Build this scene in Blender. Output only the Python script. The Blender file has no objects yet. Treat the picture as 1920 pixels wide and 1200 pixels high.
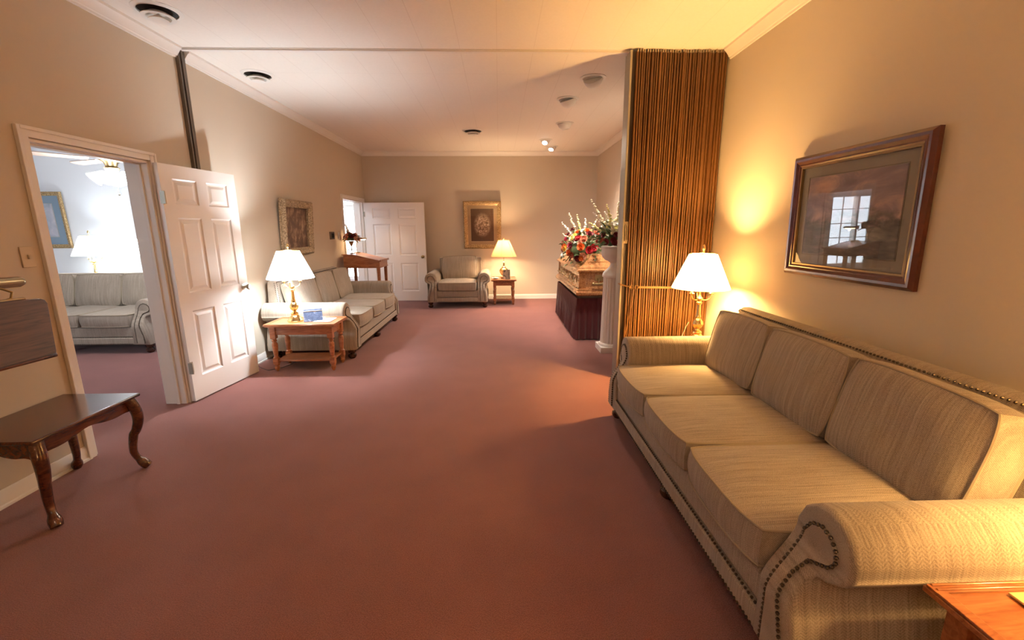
import bpy, bmesh, math, random
from mathutils import Vector, Matrix
random.seed(7)
PI = math.pi
sc = bpy.context.scene
COL = sc.collection

# ------------------------------------------------------------------ camera
F, PITCH, YAW, ROLL, CH = 815.646, 0.2073, 0.0288, -0.0049, 1.511
fw = Vector((math.sin(YAW)*math.cos(PITCH), math.cos(YAW)*math.cos(PITCH), -math.sin(PITCH)))
rt = Vector((math.cos(YAW), -math.sin(YAW), 0)); up = rt.cross(fw)
rt2 = rt*math.cos(ROLL)+up*math.sin(ROLL); up2 = -rt*math.sin(ROLL)+up*math.cos(ROLL)
cam = bpy.data.objects.new('camera', bpy.data.cameras.new('camera')); COL.objects.link(cam)
cam.matrix_world = Matrix(((rt2.x, up2.x, -fw.x, 0), (rt2.y, up2.y, -fw.y, 0), (rt2.z, up2.z, -fw.z, CH), (0, 0, 0, 1)))
cam.data.sensor_width = 36; cam.data.lens = F/1920*36; cam.data.clip_start = 0.05
sc.camera = cam
# ------------------------------------------------------------------ world, exposure
w = bpy.data.worlds.new('daylight'); sc.world = w; w.use_nodes = True
w.node_tree.nodes['Background'].inputs[0].default_value = (0.80, 0.90, 1.0, 1)
w.node_tree.nodes['Background'].inputs[1].default_value = 4.0
sc.view_settings.view_transform = 'Standard'; sc.view_settings.look = 'None'
sc.view_settings.exposure = 1.5; sc.view_settings.gamma = 1.0
try: sc.view_settings.use_curve_mapping = False
except Exception: pass
sc.cycles.use_denoising = True
sc.cycles.max_bounces = 9; sc.cycles.diffuse_bounces = 5; sc.cycles.sample_clamp_indirect = 6
P_FILL_CEIL = 8
WARM = (1.0, 0.56, 0.18); SOFT = (1.0, 0.68, 0.38); COOL = (0.86, 0.94, 1.0)
P_RIGHT, P_NEAR, P_LEFT, P_FAR, P_FILL_LAMP = 76, 29, 44, 30, 16

def point(name, loc, power, col, radius=0.035, parent=None):
    l = bpy.data.lights.new(name, 'POINT'); l.energy = power; l.color = col; l.shadow_soft_size = radius
    o = bpy.data.objects.new(name, l); COL.objects.link(o); o.location = loc
    if parent: o.parent = parent
    return o
def spot(name, loc, target, power, col, size, blend=0.3, radius=0.03, parent=None):
    l = bpy.data.lights.new(name, 'SPOT'); l.energy = power; l.color = col; l.spot_size = size; l.spot_blend = blend
    l.shadow_soft_size = radius
    o = bpy.data.objects.new(name, l); COL.objects.link(o); o.location = loc
    o.rotation_euler = (Vector(target)-Vector(loc)).to_track_quat('-Z', 'Y').to_euler()
    return o
def portal(loc, rot, sx, sy):
    l = bpy.data.lights.new('daylight_portal', 'AREA'); l.shape = 'RECTANGLE'; l.size = sx; l.size_y = sy
    l.cycles.is_portal = True
    o = bpy.data.objects.new('daylight_portal', l); COL.objects.link(o); o.location = loc; o.rotation_euler = rot

# ------------------------------------------------------------------ mesh helpers
class MB:
    def __init__(s): s.v = []; s.f = []; s.sm = []
    def add(s, vs, fs, smooth=True):
        b = len(s.v); s.v += [tuple(p) for p in vs]
        s.f += [tuple(i+b for i in f) for f in fs]; s.sm += [smooth]*len(fs); return s
    def box(s, x0, x1, y0, y1, z0, z1, M=None):
        vs = [Vector((x, y, z)) for z in (z0, z1) for y in (y0, y1) for x in (x0, x1)]
        if M is not None: vs = [M @ p for p in vs]
        return s.add(vs, [(0, 2, 3, 1), (4, 5, 7, 6), (0, 1, 5, 4), (2, 6, 7, 3), (0, 4, 6, 2), (1, 3, 7, 5)], False)
    def prism(s, poly, axis, a, b, smooth=False, M=None):
        n = len(poly); vs = []
        for t in (a, b):
            for p, q in poly:
                vs.append(Vector({'x': (t, p, q), 'y': (p, t, q), 'z': (p, q, t)}[axis]))
        if M is not None: vs = [M @ p for p in vs]
        b0 = len(s.v); s.v += [tuple(p) for p in vs]
        for i in range(n):
            j = (i+1) % n; s.f.append((b0+i, b0+j, b0+n+j, b0+n+i)); s.sm.append(smooth)
        s.f.append(tuple(b0+i for i in range(n))[::-1]); s.sm.append(False)
        s.f.append(tuple(b0+n+i for i in range(n))); s.sm.append(False); return s
    def lathe(s, prof, c=(0, 0, 0), seg=20, M=None, rfun=None):
        c = Vector(c); vs = []; fs = []
        for r, z in prof:
            for k in range(seg):
                a = 2*PI*k/seg; rr = r*(rfun(k, seg) if rfun else 1)
                p = Vector((rr*math.cos(a), rr*math.sin(a), z))
                vs.append((M @ p if M is not None else p)+c)
        for i in range(len(prof)-1):
            for k in range(seg):
                j = (k+1) % seg
                fs.append((i*seg+k, i*seg+j, (i+1)*seg+j, (i+1)*seg+k))
        if prof[0][0] > 1e-4: fs.append(tuple(range(seg))[::-1])
        if prof[-1][0] > 1e-4: fs.append(tuple((len(prof)-1)*seg+k for k in range(seg)))
        return s.add(vs, fs, True)
    def shell(s, prof, c=(0, 0, 0), seg=32, rfun=None):        # open lathe, no caps
        c = Vector(c); vs = []; fs = []
        for i, (r, z) in enumerate(prof):
            for k in range(seg):
                a = 2*PI*k/seg; rr = r*(rfun(k, seg) if rfun else 1)
                vs.append(Vector((rr*math.cos(a), rr*math.sin(a), z))+c)
        for i in range(len(prof)-1):
            for k in range(seg):
                j = (k+1) % seg; fs.append((i*seg+k, i*seg+j, (i+1)*seg+j, (i+1)*seg+k))
        return s.add(vs, fs, True)
    def sweep(s, pts, rad, seg=8, closed=False, flat=1.0):
        pts = [Vector(p) for p in pts]; n = len(pts)
        if not hasattr(rad, '__len__'): rad = [rad]*n
        vs = []; fs = []; prev = None
        for i, p in enumerate(pts):
            a = pts[(i-1) % n] if (closed or i > 0) else p; b = pts[(i+1) % n] if (closed or i < n-1) else p
            t = (b-a).normalized()
            if prev is None:
                u = Vector((0, 0, 1)).cross(t)
                if u.length < 0.1: u = Vector((1, 0, 0)).cross(t)
            else: u = prev - t*prev.dot(t)
            u.normalize(); prev = u; wv = t.cross(u)
            for k in range(seg):
                an = 2*PI*k/seg; vs.append(p+(u*math.cos(an)*flat+wv*math.sin(an))*rad[i])
        m = n if closed else n-1
        for i in range(m):
            i2 = (i+1) % n
            for k in range(seg):
                j = (k+1) % seg; fs.append((i*seg+k, i*seg+j, i2*seg+j, i2*seg+k))
        if not closed: fs.append(tuple(range(seg))[::-1]); fs.append(tuple((n-1)*seg+k for k in range(seg)))
        return s.add(vs, fs, True)
    def ball(s, c, r, seg=10, rings=6, sc=(1, 1, 1)):
        prof = [(r*math.sin(PI*i/rings), -r*math.cos(PI*i/rings)) for i in range(rings+1)]
        M = Matrix.Diagonal((*sc, 1)); return s.lathe(prof, c, seg, M)
    def build(s, name, mat, parent=None, bevel=0, seg=2, sharp=35, disp=None):
        me = bpy.data.meshes.new(name); me.from_pydata(s.v, [], s.f); me.validate()
        bm = bmesh.new(); bm.from_mesh(me)
        bmesh.ops.remove_doubles(bm, verts=bm.verts, dist=1e-5)
        if disp:                 # bend the flat front of the mesh back by disp(z)
            bmesh.ops.triangulate(bm, faces=[f for f in bm.faces if len(f.verts) > 4])
            for i in range(13):
                bmesh.ops.bisect_plane(bm, geom=bm.verts[:]+bm.edges[:]+bm.faces[:], plane_co=(0, 0, 0.32+0.02*i), plane_no=(0, 0, 1))
            for v in bm.verts:
                if v.co.y < 0.06: v.co.y += disp(v.co.z)
        bmesh.ops.recalc_face_normals(bm, faces=bm.faces)
        ang = math.radians(sharp)
        for f in bm.faces: f.smooth = True
        for e in bm.edges:
            if len(e.link_faces) != 2 or e.calc_face_angle(0) > ang: e.smooth = False
        bm.to_mesh(me); bm.free()
        me.materials.append(mat)
        o = bpy.data.objects.new(name, me); COL.objects.link(o)
        if parent: o.parent = parent
        if bevel:
            m = o.modifiers.new('bevel', 'BEVEL'); m.width = bevel; m.segments = seg; m.limit_method = 'ANGLE'; m.angle_limit = math.radians(30)
        return o

def thing(name, label, cat, loc=(0, 0, 0), rz=0, group=None):
    o = bpy.data.objects.new(name, None); COL.objects.link(o); o.location = loc; o.rotation_euler = (0, 0, rz)
    o.empty_display_size = 0.1
    o['label'] = label; o['category'] = cat
    if group: o['group'] = group
    return o
def tag(o, label, cat, group=None):
    o['label'] = label; o['category'] = cat
    if group: o['group'] = group
    return o
def struct(o): o['kind'] = 'structure'; return o
def dup(root, loc, rz, label, group=None):
    def cp(o, par):
        c = o.copy(); COL.objects.link(c); c.parent = par
        for ch in o.children: cp(ch, c)
        return c
    r = cp(root, None); r.location = loc; r.rotation_euler = (0, 0, rz); r['label'] = label
    if group: r['group'] = group
    return r

# ------------------------------------------------------------------ materials
def mat(name, col, rough=0.5, metal=0.0, spec=0.5):
    m = bpy.data.materials.new(name); m.use_nodes = True; b = m.node_tree.nodes['Principled BSDF']
    b.inputs['Base Color'].default_value = (*col, 1); b.inputs['Roughness'].default_value = rough
    b.inputs['Metallic'].default_value = metal; b.inputs['Specular IOR Level'].default_value = spec
    return m
def N(m, t, **kw):
    n = m.node_tree.nodes.new(t)
    for k, v in kw.items(): setattr(n, k, v)
    return n
def L(m, a, b): m.node_tree.links.new(a, b)
def BS(m): return m.node_tree.nodes['Principled BSDF']
def coords(m, scale=(1, 1, 1), kind='Object', rot=(0, 0, 0)):
    t = N(m, 'ShaderNodeTexCoord'); mp = N(m, 'ShaderNodeMapping'); mp.inputs['Scale'].default_value = scale
    mp.inputs['Rotation'].default_value = rot
    L(m, t.outputs[kind], mp.inputs[0]); return mp.outputs[0]
def noise(m, vec, scale=5, detail=3, rough=0.5, dist=0):
    n = N(m, 'ShaderNodeTexNoise'); n.inputs['Scale'].default_value = scale; n.inputs['Detail'].default_value = detail
    n.inputs['Roughness'].default_value = rough; n.inputs['Distortion'].default_value = dist; L(m, vec, n.inputs['Vector']); return n.outputs['Fac']
def ramp(m, fac, stops):
    r = N(m, 'ShaderNodeValToRGB'); e = r.color_ramp.elements
    while len(e) < len(stops): e.new(0.5)
    for i, (p, c) in enumerate(stops): e[i].position = p; e[i].color = (*c, 1)
    L(m, fac, r.inputs[0]); return r.outputs[0]
def bump(m, h, strength=0.3, dist=0.002):
    b = N(m, 'ShaderNodeBump'); b.inputs['Strength'].default_value = strength; b.inputs['Distance'].default_value = dist
    L(m, h, b.inputs['Height']); L(m, b.outputs[0], BS(m).inputs['Normal'])
def mth(m, op, a, b=None, c=None):
    n = N(m, 'ShaderNodeMath', operation=op)
    for i, x in enumerate((a, b, c)):
        if x is None: continue
        if isinstance(x, (int, float)): n.inputs[i].default_value = x
        else: L(m, x, n.inputs[i])
    return n.outputs[0]
def mix(m, fac, a, b, mode='MIX'):
    n = N(m, 'ShaderNodeMix', data_type='RGBA', blend_type=mode)
    if isinstance(fac, (int, float)): n.inputs[0].default_value = fac
    else: L(m, fac, n.inputs[0])
    for i, x in ((6, a), (7, b)):
        if isinstance(x, tuple): n.inputs[i].default_value = (*x, 1)
        else: L(m, x, n.inputs[i])
    return n.outputs[2]

def wood(name, dark, light, rough=0.3, scale=(2, 14, 14), grain=3.0, coat=0.0, rot=(0, 0, 0)):
    m = mat(name, light, rough); v = coords(m, scale, rot=rot); n = noise(m, v, grain, 6, 0.6, 1.2)
    L(m, ramp(m, n, [(0.32, dark), (0.62, light)]), BS(m).inputs['Base Color']); bump(m, n, 0.08, 0.001)
    BS(m).inputs['Coat Weight'].default_value = coat; BS(m).inputs['Coat Roughness'].default_value = 0.12
    return m
def fabric(name, axis, a=(0.185, 0.146, 0.115), b=(0.475, 0.395, 0.315)):
    m = mat(name, b, 0.95, 0, 0.15); BS(m).inputs['Sheen Weight'].default_value = 0.15
    t = N(m, 'ShaderNodeTexCoord'); s = N(m, 'ShaderNodeSeparateXYZ'); L(m, t.outputs['Object'], s.inputs[0])
    u = s.outputs[axis]; others = [s.outputs[i] for i in range(3) if i != axis]
    run = mth(m, 'ADD', others[0], others[1])
    st = [4, 4, 4]; st[axis] = 130
    n1 = noise(m, coords(m, tuple(st)), 1.0, 3, 0.6)
    n2 = noise(m, coords(m), 420, 2, 0.6)
    tri = mth(m, 'PINGPONG', mth(m, 'MULTIPLY', u, 60), 1.0)
    hb = mth(m, 'SINE', mth(m, 'MULTIPLY', mth(m, 'ADD', mth(m, 'MULTIPLY', tri, 1.5), mth(m, 'MULTIPLY', run, 150)), 2*PI*0.9))
    k = mth(m, 'ADD', mth(m, 'ADD', mth(m, 'MULTIPLY', n1, 0.62), 0.16), mth(m, 'MULTIPLY', hb, 0.08))
    k = mth(m, 'ADD', k, mth(m, 'MULTIPLY', mth(m, 'SUBTRACT', n2, 0.5), 0.9))
    L(m, ramp(m, k, [(0.22, a), (0.72, b)]), BS(m).inputs['Base Color']); bump(m, k, 0.45, 0.0018)
    return m

M_wall = mat('wall_paint', (0.60, 0.52, 0.42), 0.85, 0, 0.25); bump(M_wall, noise(M_wall, coords(M_wall), 160, 2), 0.15, 0.001)
M_walls = mat('side_room_paint', (0.74, 0.76, 0.80), 0.85, 0, 0.25); bump(M_walls, noise(M_walls, coords(M_walls), 160, 2), 0.15, 0.001)
M_trim = mat('white_trim_paint', (0.80, 0.76, 0.71), 0.4)
M_doorw = mat('white_door_paint', (0.84, 0.80, 0.76), 0.33)
M_ceil = mat('ceiling_tile', (0.78, 0.72, 0.66), 0.8, 0, 0.3)
_t = N(M_ceil, 'ShaderNodeTexCoord'); _s = N(M_ceil, 'ShaderNodeSeparateXYZ'); L(M_ceil, _t.outputs['Object'], _s.inputs[0])
_g1 = mth(M_ceil, 'LESS_THAN', mth(M_ceil, 'PINGPONG', _s.outputs[0], 0.1625), 0.0022)
_g2 = mth(M_ceil, 'LESS_THAN', mth(M_ceil, 'PINGPONG', _s.outputs[1], 1.22), 0.002)
_g = mth(M_ceil, 'MULTIPLY', mth(M_ceil, 'MAXIMUM', _g1, _g2), mth(M_ceil, 'MULTIPLY', noise(M_ceil, coords(M_ceil), 0.9, 1), 0.42))
_n = noise(M_ceil, coords(M_ceil), 55, 3)
L(M_ceil, mix(M_ceil, _g, mix(M_ceil, _n, (0.82, 0.77, 0.71), (0.88, 0.83, 0.77)), (0.46, 0.38, 0.32)), BS(M_ceil).inputs['Base Color'])
M_carpet = mat('carpet', (0.2, 0.08, 0.07), 1.0, 0, 0.05)
_v = coords(M_carpet); _a = noise(M_carpet, _v, 230, 2, 0.7); _b = noise(M_carpet, _v, 3.0, 3)
_k = mth(M_carpet, 'ADD', mth(M_carpet, 'MULTIPLY', _a, 0.85), mth(M_carpet, 'MULTIPLY', _b, 0.15))
L(M_carpet, ramp(M_carpet, _k, [(0.3, (0.115, 0.038, 0.032)), (0.7, (0.34, 0.130, 0.110))]), BS(M_carpet).inputs['Base Color'])
bump(M_carpet, _a, 0.8, 0.006); BS(M_carpet).inputs['Sheen Weight'].default_value = 0.25
M_fx = fabric('tweed_upholstery', 0); M_fy = fabric('tweed_upholstery_arm', 1)
M_pipe = mat('fabric_welt', (0.33, 0.27, 0.20), 0.9, 0, 0.2)
M_nail = mat('antique_nailhead', (0.10, 0.075, 0.055), 0.35, 0.85)
M_bun = wood('dark_foot_wood', (0.02, 0.008, 0.004), (0.075, 0.03, 0.015), 0.25, coat=0.4)
M_cherry = wood('cherry_wood', (0.14, 0.036, 0.012), (0.36, 0.12, 0.045), 0.28, coat=0.4, scale=(14, 2, 14))
M_oak = wood('reddish_oak_table', (0.25, 0.075, 0.026), (0.46, 0.175, 0.068), 0.3, coat=0.4)
M_maho = wood('mahogany', (0.035, 0.009, 0.005), (0.115, 0.032, 0.013), 0.22, coat=0.5, scale=(14, 2, 14))
M_board = wood('dark_board_laminate', (0.035, 0.012, 0.006), (0.105, 0.040, 0.020), 0.3, scale=(14, 1.2, 20))
M_brass = mat('polished_brass', (0.85, 0.64, 0.30), 0.16, 1.0); M_dbrass = mat('aged_brass', (0.36, 0.27, 0.14), 0.35, 1.0)
M_candle = mat('candle_sleeve', (0.85, 0.80, 0.68), 0.5)
M_bronze = mat('dark_bronze_trim', (0.14, 0.11, 0.085), 0.4, 0.5)
M_black = mat('dark_void', (0.012, 0.010, 0.009), 0.7)
M_white = mat('white_plastic', (0.82, 0.80, 0.76), 0.4)
M_ivory = mat('ivory_plate', (0.62, 0.50, 0.34), 0.4)
M_steel = mat('satin_nickel', (0.42, 0.39, 0.32), 0.45, 0.75)
M_plaster = mat('white_plaster', (0.78, 0.74, 0.70), 0.6)
M_gold = mat('gilt_frame', (0.46, 0.32, 0.15), 0.42, 0.55)
_n = noise(M_gold, coords(M_gold), 70, 4); L(M_gold, ramp(M_gold, _n, [(0.35, (0.22, 0.13, 0.05)), (0.65, (0.62, 0.45, 0.23))]), BS(M_gold).inputs['Base Color']); bump(M_gold, _n, 0.7, 0.004)
M_chamois = mat('champagne_frame', (0.42, 0.32, 0.20), 0.5, 0.25)
_n = noise(M_chamois, coords(M_chamois), 60, 4); L(M_chamois, ramp(M_chamois, _n, [(0.35, (0.20, 0.14, 0.08)), (0.65, (0.58, 0.46, 0.31))]), BS(M_chamois).inputs['Base Color']); bump(M_chamois, _n, 0.6, 0.004)
M_cord = mat('black_cord', (0.03, 0.028, 0.025), 0.5)
M_velvet = mat('burgundy_velvet', (0.075, 0.008, 0.012), 0.8, 0, 0.2); BS(M_velvet).inputs['Sheen Weight'].default_value = 0.4
M_leaf = mat('dark_leaf', (0.07, 0.12, 0.045), 0.5); M_leaf2 = mat('pale_leaf', (0.22, 0.28, 0.15), 0.55)

def glass_mat(name, strength=1.0, tint=(1, 1, 1)):
    m = bpy.data.materials.new(name); m.use_nodes = True; nt = m.node_tree; nt.nodes.remove(nt.nodes['Principled BSDF'])
    out = [n for n in nt.nodes if n.type == 'OUTPUT_MATERIAL'][0]
    tr = N(m, 'ShaderNodeBsdfTransparent'); tr.inputs[0].default_value = (*tint, 1)
    gl = N(m, 'ShaderNodeBsdfGlossy'); gl.inputs['Roughness'].default_value = 0.0
    lw = N(m, 'ShaderNodeLayerWeight'); lw.inputs[0].default_value = 0.5
    fr = mth(m, 'ADD', mth(m, 'MULTIPLY', mth(m, 'POWER', lw.outputs['Facing'], 5), 0.96), 0.04)
    mx = N(m, 'ShaderNodeMixShader'); L(m, mth(m, 'MULTIPLY', fr, strength), mx.inputs[0])
    L(m, tr.outputs[0], mx.inputs[1]); L(m, gl.outputs[0], mx.inputs[2]); L(m, mx.outputs[0], out.inputs[0]); return m
M_glass = glass_mat('clear_glass', 1.1)
def shade_mat(name, col, emit, strength, trans=0.5):
    m = bpy.data.materials.new(name); m.use_nodes = True; nt = m.node_tree; nt.nodes.remove(nt.nodes['Principled BSDF'])
    out = [n for n in nt.nodes if n.type == 'OUTPUT_MATERIAL'][0]
    d = N(m, 'ShaderNodeBsdfDiffuse'); d.inputs[0].default_value = (*col, 1)
    t = N(m, 'ShaderNodeBsdfTranslucent'); t.inputs[0].default_value = (*col, 1)
    mx = N(m, 'ShaderNodeMixShader'); mx.inputs[0].default_value = trans; L(m, d.outputs[0], mx.inputs[1]); L(m, t.outputs[0], mx.inputs[2])
    e = N(m, 'ShaderNodeEmission'); e.inputs[0].default_value = (*emit, 1); e.inputs[1].default_value = strength
    ad = N(m, 'ShaderNodeAddShader'); L(m, mx.outputs[0], ad.inputs[0]); L(m, e.outputs[0], ad.inputs[1]); L(m, ad.outputs[0], out.inputs[0])
    return m
def emis(name, col, s):
    m = bpy.data.materials.new(name); m.use_nodes = True; nt = m.node_tree; nt.nodes.remove(nt.nodes['Principled BSDF'])
    out = [n for n in nt.nodes if n.type == 'OUTPUT_MATERIAL'][0]
    e = N(m, 'ShaderNodeEmission'); e.inputs[0].default_value = (*col, 1); e.inputs[1].default_value = s; L(m, e.outputs[0], out.inputs[0]); return m
M_shade_w = shade_mat('white_lamp_shade_warm', (0.80, 0.74, 0.62), WARM, 0.9, 0.45)
M_shade_c = shade_mat('white_lamp_shade_cool', (0.82, 0.81, 0.78), COOL, 0.8, 0.45)
M_shade_y = shade_mat('cream_pleated_shade', (0.42, 0.27, 0.14), (1, 0.5, 0.15), 0.02, 0.22)
M_bulb_w = emis('bulb_warm', (1, 0.72, 0.4), 14); M_bulb_c = emis('bulb_cool', (0.92, 0.97, 1), 14)

# ------------------------------------------------------------------ room shell
XL, XR, YF, YB, ZC, ZK = -2.786, 2.073, 9.466, -2.6, 3.06, 2.972
WT = 0.17; XO = XL-WT
struct(MB().box(-9.0, 3.2, -2.9, 11.0, -0.12, 0).build('floor', M_carpet))
struct(MB().box(-9.0, 3.2, -2.9, 11.0, ZC, ZC+0.12).build('ceiling', M_ceil))
D1 = (2.82, 3.735, 2.05); D2 = (8.11, 9.31, 2.06)
m = MB()
for y0, y1, z0 in ((YB, D1[0], 0), (D1[0], D1[1], D1[2]), (D1[1], D2[0], 0), (D2[0], D2[1], D2[2]), (D2[1], YF+0.15, 0)):
    m.box(XO, XL, y0, y1, z0, ZC)
struct(m.build('wall_left', M_wall))
# the side rooms' faces of the same wall are painted in their own pale colour
m = MB()
for y0, y1, z0 in ((YB, D1[0], 0), (D1[0], D1[1], D1[2]), (D1[1], D2[0], 0), (D2[0], D2[1], D2[2]), (D2[1], YF+1.4, 0)):
    m.box(XO-0.012, XO-0.0005, y0, y1, z0, ZC)
struct(m.build('wall_side_room_right', M_walls))
struct(MB().box(XR, XR+0.15, YB, YF+0.15, 0, ZC).build('wall_right', M_wall))
struct(MB().box(XO, XR, YF, YF+0.15, 0, ZC).build('wall_far', M_wall))
struct(MB().box(XL, XR, YB-0.15, YB, 0, ZC).build('wall_near', M_wall))
# side room 1 (behind first door): far wall y=7.2, left wall, near wall with a window
SY, SN, SX = 7.2, 0.6, -8.6
struct(MB().box(SX, XO-0.012, SY, SY+0.15, 0, ZC).build('wall_side_room_far', M_walls))
struct(MB().box(SX-0.15, SX, SN-0.15, 10.8, 0, ZC).build('wall_side_room_left', M_walls))
W1 = (-7.8, -5.9, 0.75, 2.25)
m = MB(); m.box(SX, W1[0], SN-0.15, SN, 0, ZC).box(W1[1], XO-0.012, SN-0.15, SN, 0, ZC).box(W1[0], W1[1], SN-0.15, SN, 0, W1[2]).box(W1[0], W1[1], SN-0.15, SN, W1[3], ZC)
struct(m.build('wall_side_room_near', M_walls))
portal(((W1[0]+W1[1])/2, SN-0.2, (W1[2]+W1[3])/2), (math.radians(90), 0, 0), W1[1]-W1[0], W1[3]-W1[2])
# side room 2 (behind second door): bright window wall y=10.6
S2 = 10.6; W2 = (-5.3, -3.25, 0.35, 2.05)
m = MB(); m.box(SX, W2[0], S2, S2+0.15, 0, ZC).box(W2[1], XO-0.012, S2, S2+0.15, 0, ZC).box(W2[0], W2[1], S2, S2+0.15, 0, W2[2]).box(W2[0], W2[1], S2, S2+0.15, W2[3], ZC)
struct(m.build('wall_second_side_room_far', M_walls))
portal(((W2[0]+W2[1])/2, S2+0.2, (W2[2]+W2[3])/2), (math.radians(-90), 0, 0), W2[1]-W2[0], W2[3]-W2[2])
def window(name, x0, x1, z0, z1, y, th, side, nsash, cols, rows):
    m = MB(); f = 0.05
    m.box(x0, x1, y, y+th, z0, z0+f).box(x0, x1, y, y+th, z1-f, z1)
    for i in range(nsash+1):
        xx = x0+(x1-x0-f)*i/nsash; m.box(xx, xx+f, y, y+th, z0, z1)
    for i in range(nsash):
        a = x0+(x1-x0-f)*i/nsash+f; b = x0+(x1-x0-f)*(i+1)/nsash
        for c in range(1, cols): xx = a+(b-a)*c/cols; m.box(xx-0.009, xx+0.009, y+th*0.4, y+th*0.6, z0, z1)
        for r in range(1, rows): zz = z0+(z1-z0)*r/rows; m.box(a, b, y+th*0.4, y+th*0.6, zz-0.009, zz+0.009)
    g = 0.08; s0 = y-0.02 if side < 0 else y+th; s1 = s0+0.02
    m.box(x0-g, x0, s0, s1, z0-g, z1+g).box(x1, x1+g, s0, s1, z0-g, z1+g).box(x0, x1, s0, s1, z1, z1+g).box(x0-g, x1+g, s0-0.02, s1+0.02, z0-g, z0)
    o = struct(m.build(name, M_trim, bevel=0.003))
    MB().box(x0+0.02, x1-0.02, y+th*0.5-0.003, y+th*0.5+0.003, z0+0.02, z1-0.02).build('pane', M_glass, o)
window('window_1', *W1, SN-0.15, 0.15, 1, 2, 2, 4)
window('window_2', *W2, S2, 0.15, -1, 3, 2, 5)

# crown mouldings
crown = [(0, ZK), (0.012, ZK), (0.016, ZK+0.014), (0.024, ZK+0.018), (0.03, ZK+0.03), (0.055, ZK+0.062), (0.068, ZK+0.07), (0.07, ZC), (0, ZC)]
TY = 4.27
def crown_run(name, side, y0, y1):
    s = 1 if side == 'L' else -1; x = XL if side == 'L' else XR
    return struct(MB().prism([(x+s*p, q) for p, q in crown], 'y', y0, y1).build(name, M_trim))
crown_run('trim_1', 'L', YB, TY-0.03); crown_run('trim_2', 'L', TY+0.06, YF)
crown_run('trim_3', 'R', YB, TY-0.08); crown_run('trim_4', 'R', TY+0.3, YF)
struct(MB().prism([(YF-p, q) for p, q in crown], 'x', XL, XR).build('trim_5', M_trim))
struct(MB().prism([(YB+p, q) for p, q in crown], 'x', XL, XR).build('trim_6', M_trim))
# baseboards
bb = [(0, 0), (0.022, 0), (0.022, 0.015), (0.014, 0.02), (0.014, 0.085), (0.006, 0.1), (0, 0.1)]
def base(name, x, s, y0, y1, mt=M_trim): return struct(MB().prism([(x+s*p, q) for p, q in bb], 'y', y0, y1).build(name, mt))
base('baseboard_left', XL, 1, YB, D1[0]-0.065); base('baseboard_left_middle', XL, 1, D1[1]+0.065, D2[0]-0.065)
base('baseboard_right', XR, -1, YB, TY-0.06); base('baseboard_right_far', XR, -1, TY+0.3, YF)
struct(MB().prism([(YF-p, q) for p, q in bb], 'x', XL, XR).build('baseboard_far', M_trim))
struct(MB().prism([(SY-p, q) for p, q in bb], 'x', SX, XO-0.012).build('baseboard_side_room', M_trim))

# door casings with jambs
def casing(name, y0, y1, zt, top=0.065):
    m = MB()
    for xs, s in ((XL, 1), (XO-0.012, -1)):
        x0, x1 = sorted((xs, xs+s*0.016))
        m.box(x0, x1, y0-0.065, y0-0.004, 0, zt+top).box(x0, x1, y1+0.004, y1+0.065, 0, zt+top).box(x0, x1, y0-0.004, y1+0.004, zt+0.004, zt+top)
        x0, x1 = sorted((xs+s*0.016, xs+s*0.024))
        m.box(x0, x1, y0-0.065, y0-0.045, 0, zt+top).box(x0, x1, y1+0.045, y1+0.065, 0, zt+top).box(x0, x1, y0-0.045, y1+0.045, zt+0.045, zt+top)
    xa, xb = XO-0.012, XL
    m.box(xa, xb, y0-0.02+0.02, y0+0.018, 0, zt).box(xa, xb, y1-0.018, y1, 0, zt).box(xa, xb, y0, y1, zt-0.018, zt)
    xs = XL-0.05
    m.box(xs-0.03, xs, y0+0.018, y0+0.03, 0, zt-0.018).box(xs-0.03, xs, y1-0.03, y1-0.018, 0, zt-0.018).box(xs-0.03, xs, y0+0.018, y1-0.018, zt-0.03, zt-0.018)
    return struct(m.build(name, M_trim, bevel=0.003))
casing('trim_7', D1[0], D1[1], D1[2]); casing('trim_8', D2[0], D2[1], D2[2])

# six-panel doors: local x along width from hinge, y = thickness centre, z up
def panel_door(name, w, h, loc, ang, knob_mat, knob_side=1):
    t = 0.02; root = None
    m = MB()
    st, mul = 0.115*w/0.84, 0.11*w/0.84
    rails = [(0, 0.21), (0.80, 0.96), (1.60, 1.71), (h-0.11, h)]
    pw = (w-2*st-mul)/2
    m.box(0, st, -t, t, 0, h).box(w-st, w, -t, t, 0, h).box(st+pw, st+pw+mul, -t, t, 0, h)
    for a, b in rails: m.box(st, st+pw, -t, t, a, b).box(st+pw+mul, w-st, -t, t, a, b)
    for xa in (st, st+pw+mul):
        for (a, b), (c, d) in zip(rails[:-1], rails[1:]):
            x0, x1, z0, z1 = xa, xa+pw, b, c
            for s in (-1, 1):
                q = lambda i, y: [(x0+i, s*y, z0+i), (x1-i, s*y, z0+i), (x1-i, s*y, z1-i), (x0+i, s*y, z1-i)]
                ring = [q(0, t), q(0.012, t-0.009), q(0.026, t-0.010), q(0.05, t-0.003)]
                vs = sum(ring, []); fs = []
                for r in range(3):
                    for k in range(4): j = (k+1) % 4; fs.append((r*4+k, r*4+j, r*4+4+j, r*4+4+k))
                fs.append((12, 13, 14, 15)); m.add(vs, fs, False)
    o = m.build(name, M_doorw, sharp=10); struct(o)
    o.location = loc; o.rotation_euler = (0, 0, ang)
    k = MB(); R90 = Matrix.Rotation(PI/2, 4, 'X')
    for s in (1, -1):
        Mr = Matrix.Rotation(s*PI/2, 4, 'X')
        k.lathe([(0.032, 0.0), (0.032, 0.006), (0.012, 0.012), (0.011, 0.035), (0.026, 0.045), (0.030, 0.058), (0.022, 0.07), (0, 0.073)], (w-0.065, -s*t, 0.93), 16, Mr)
    k.build('door_knob', knob_mat, o)
    return o
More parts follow.
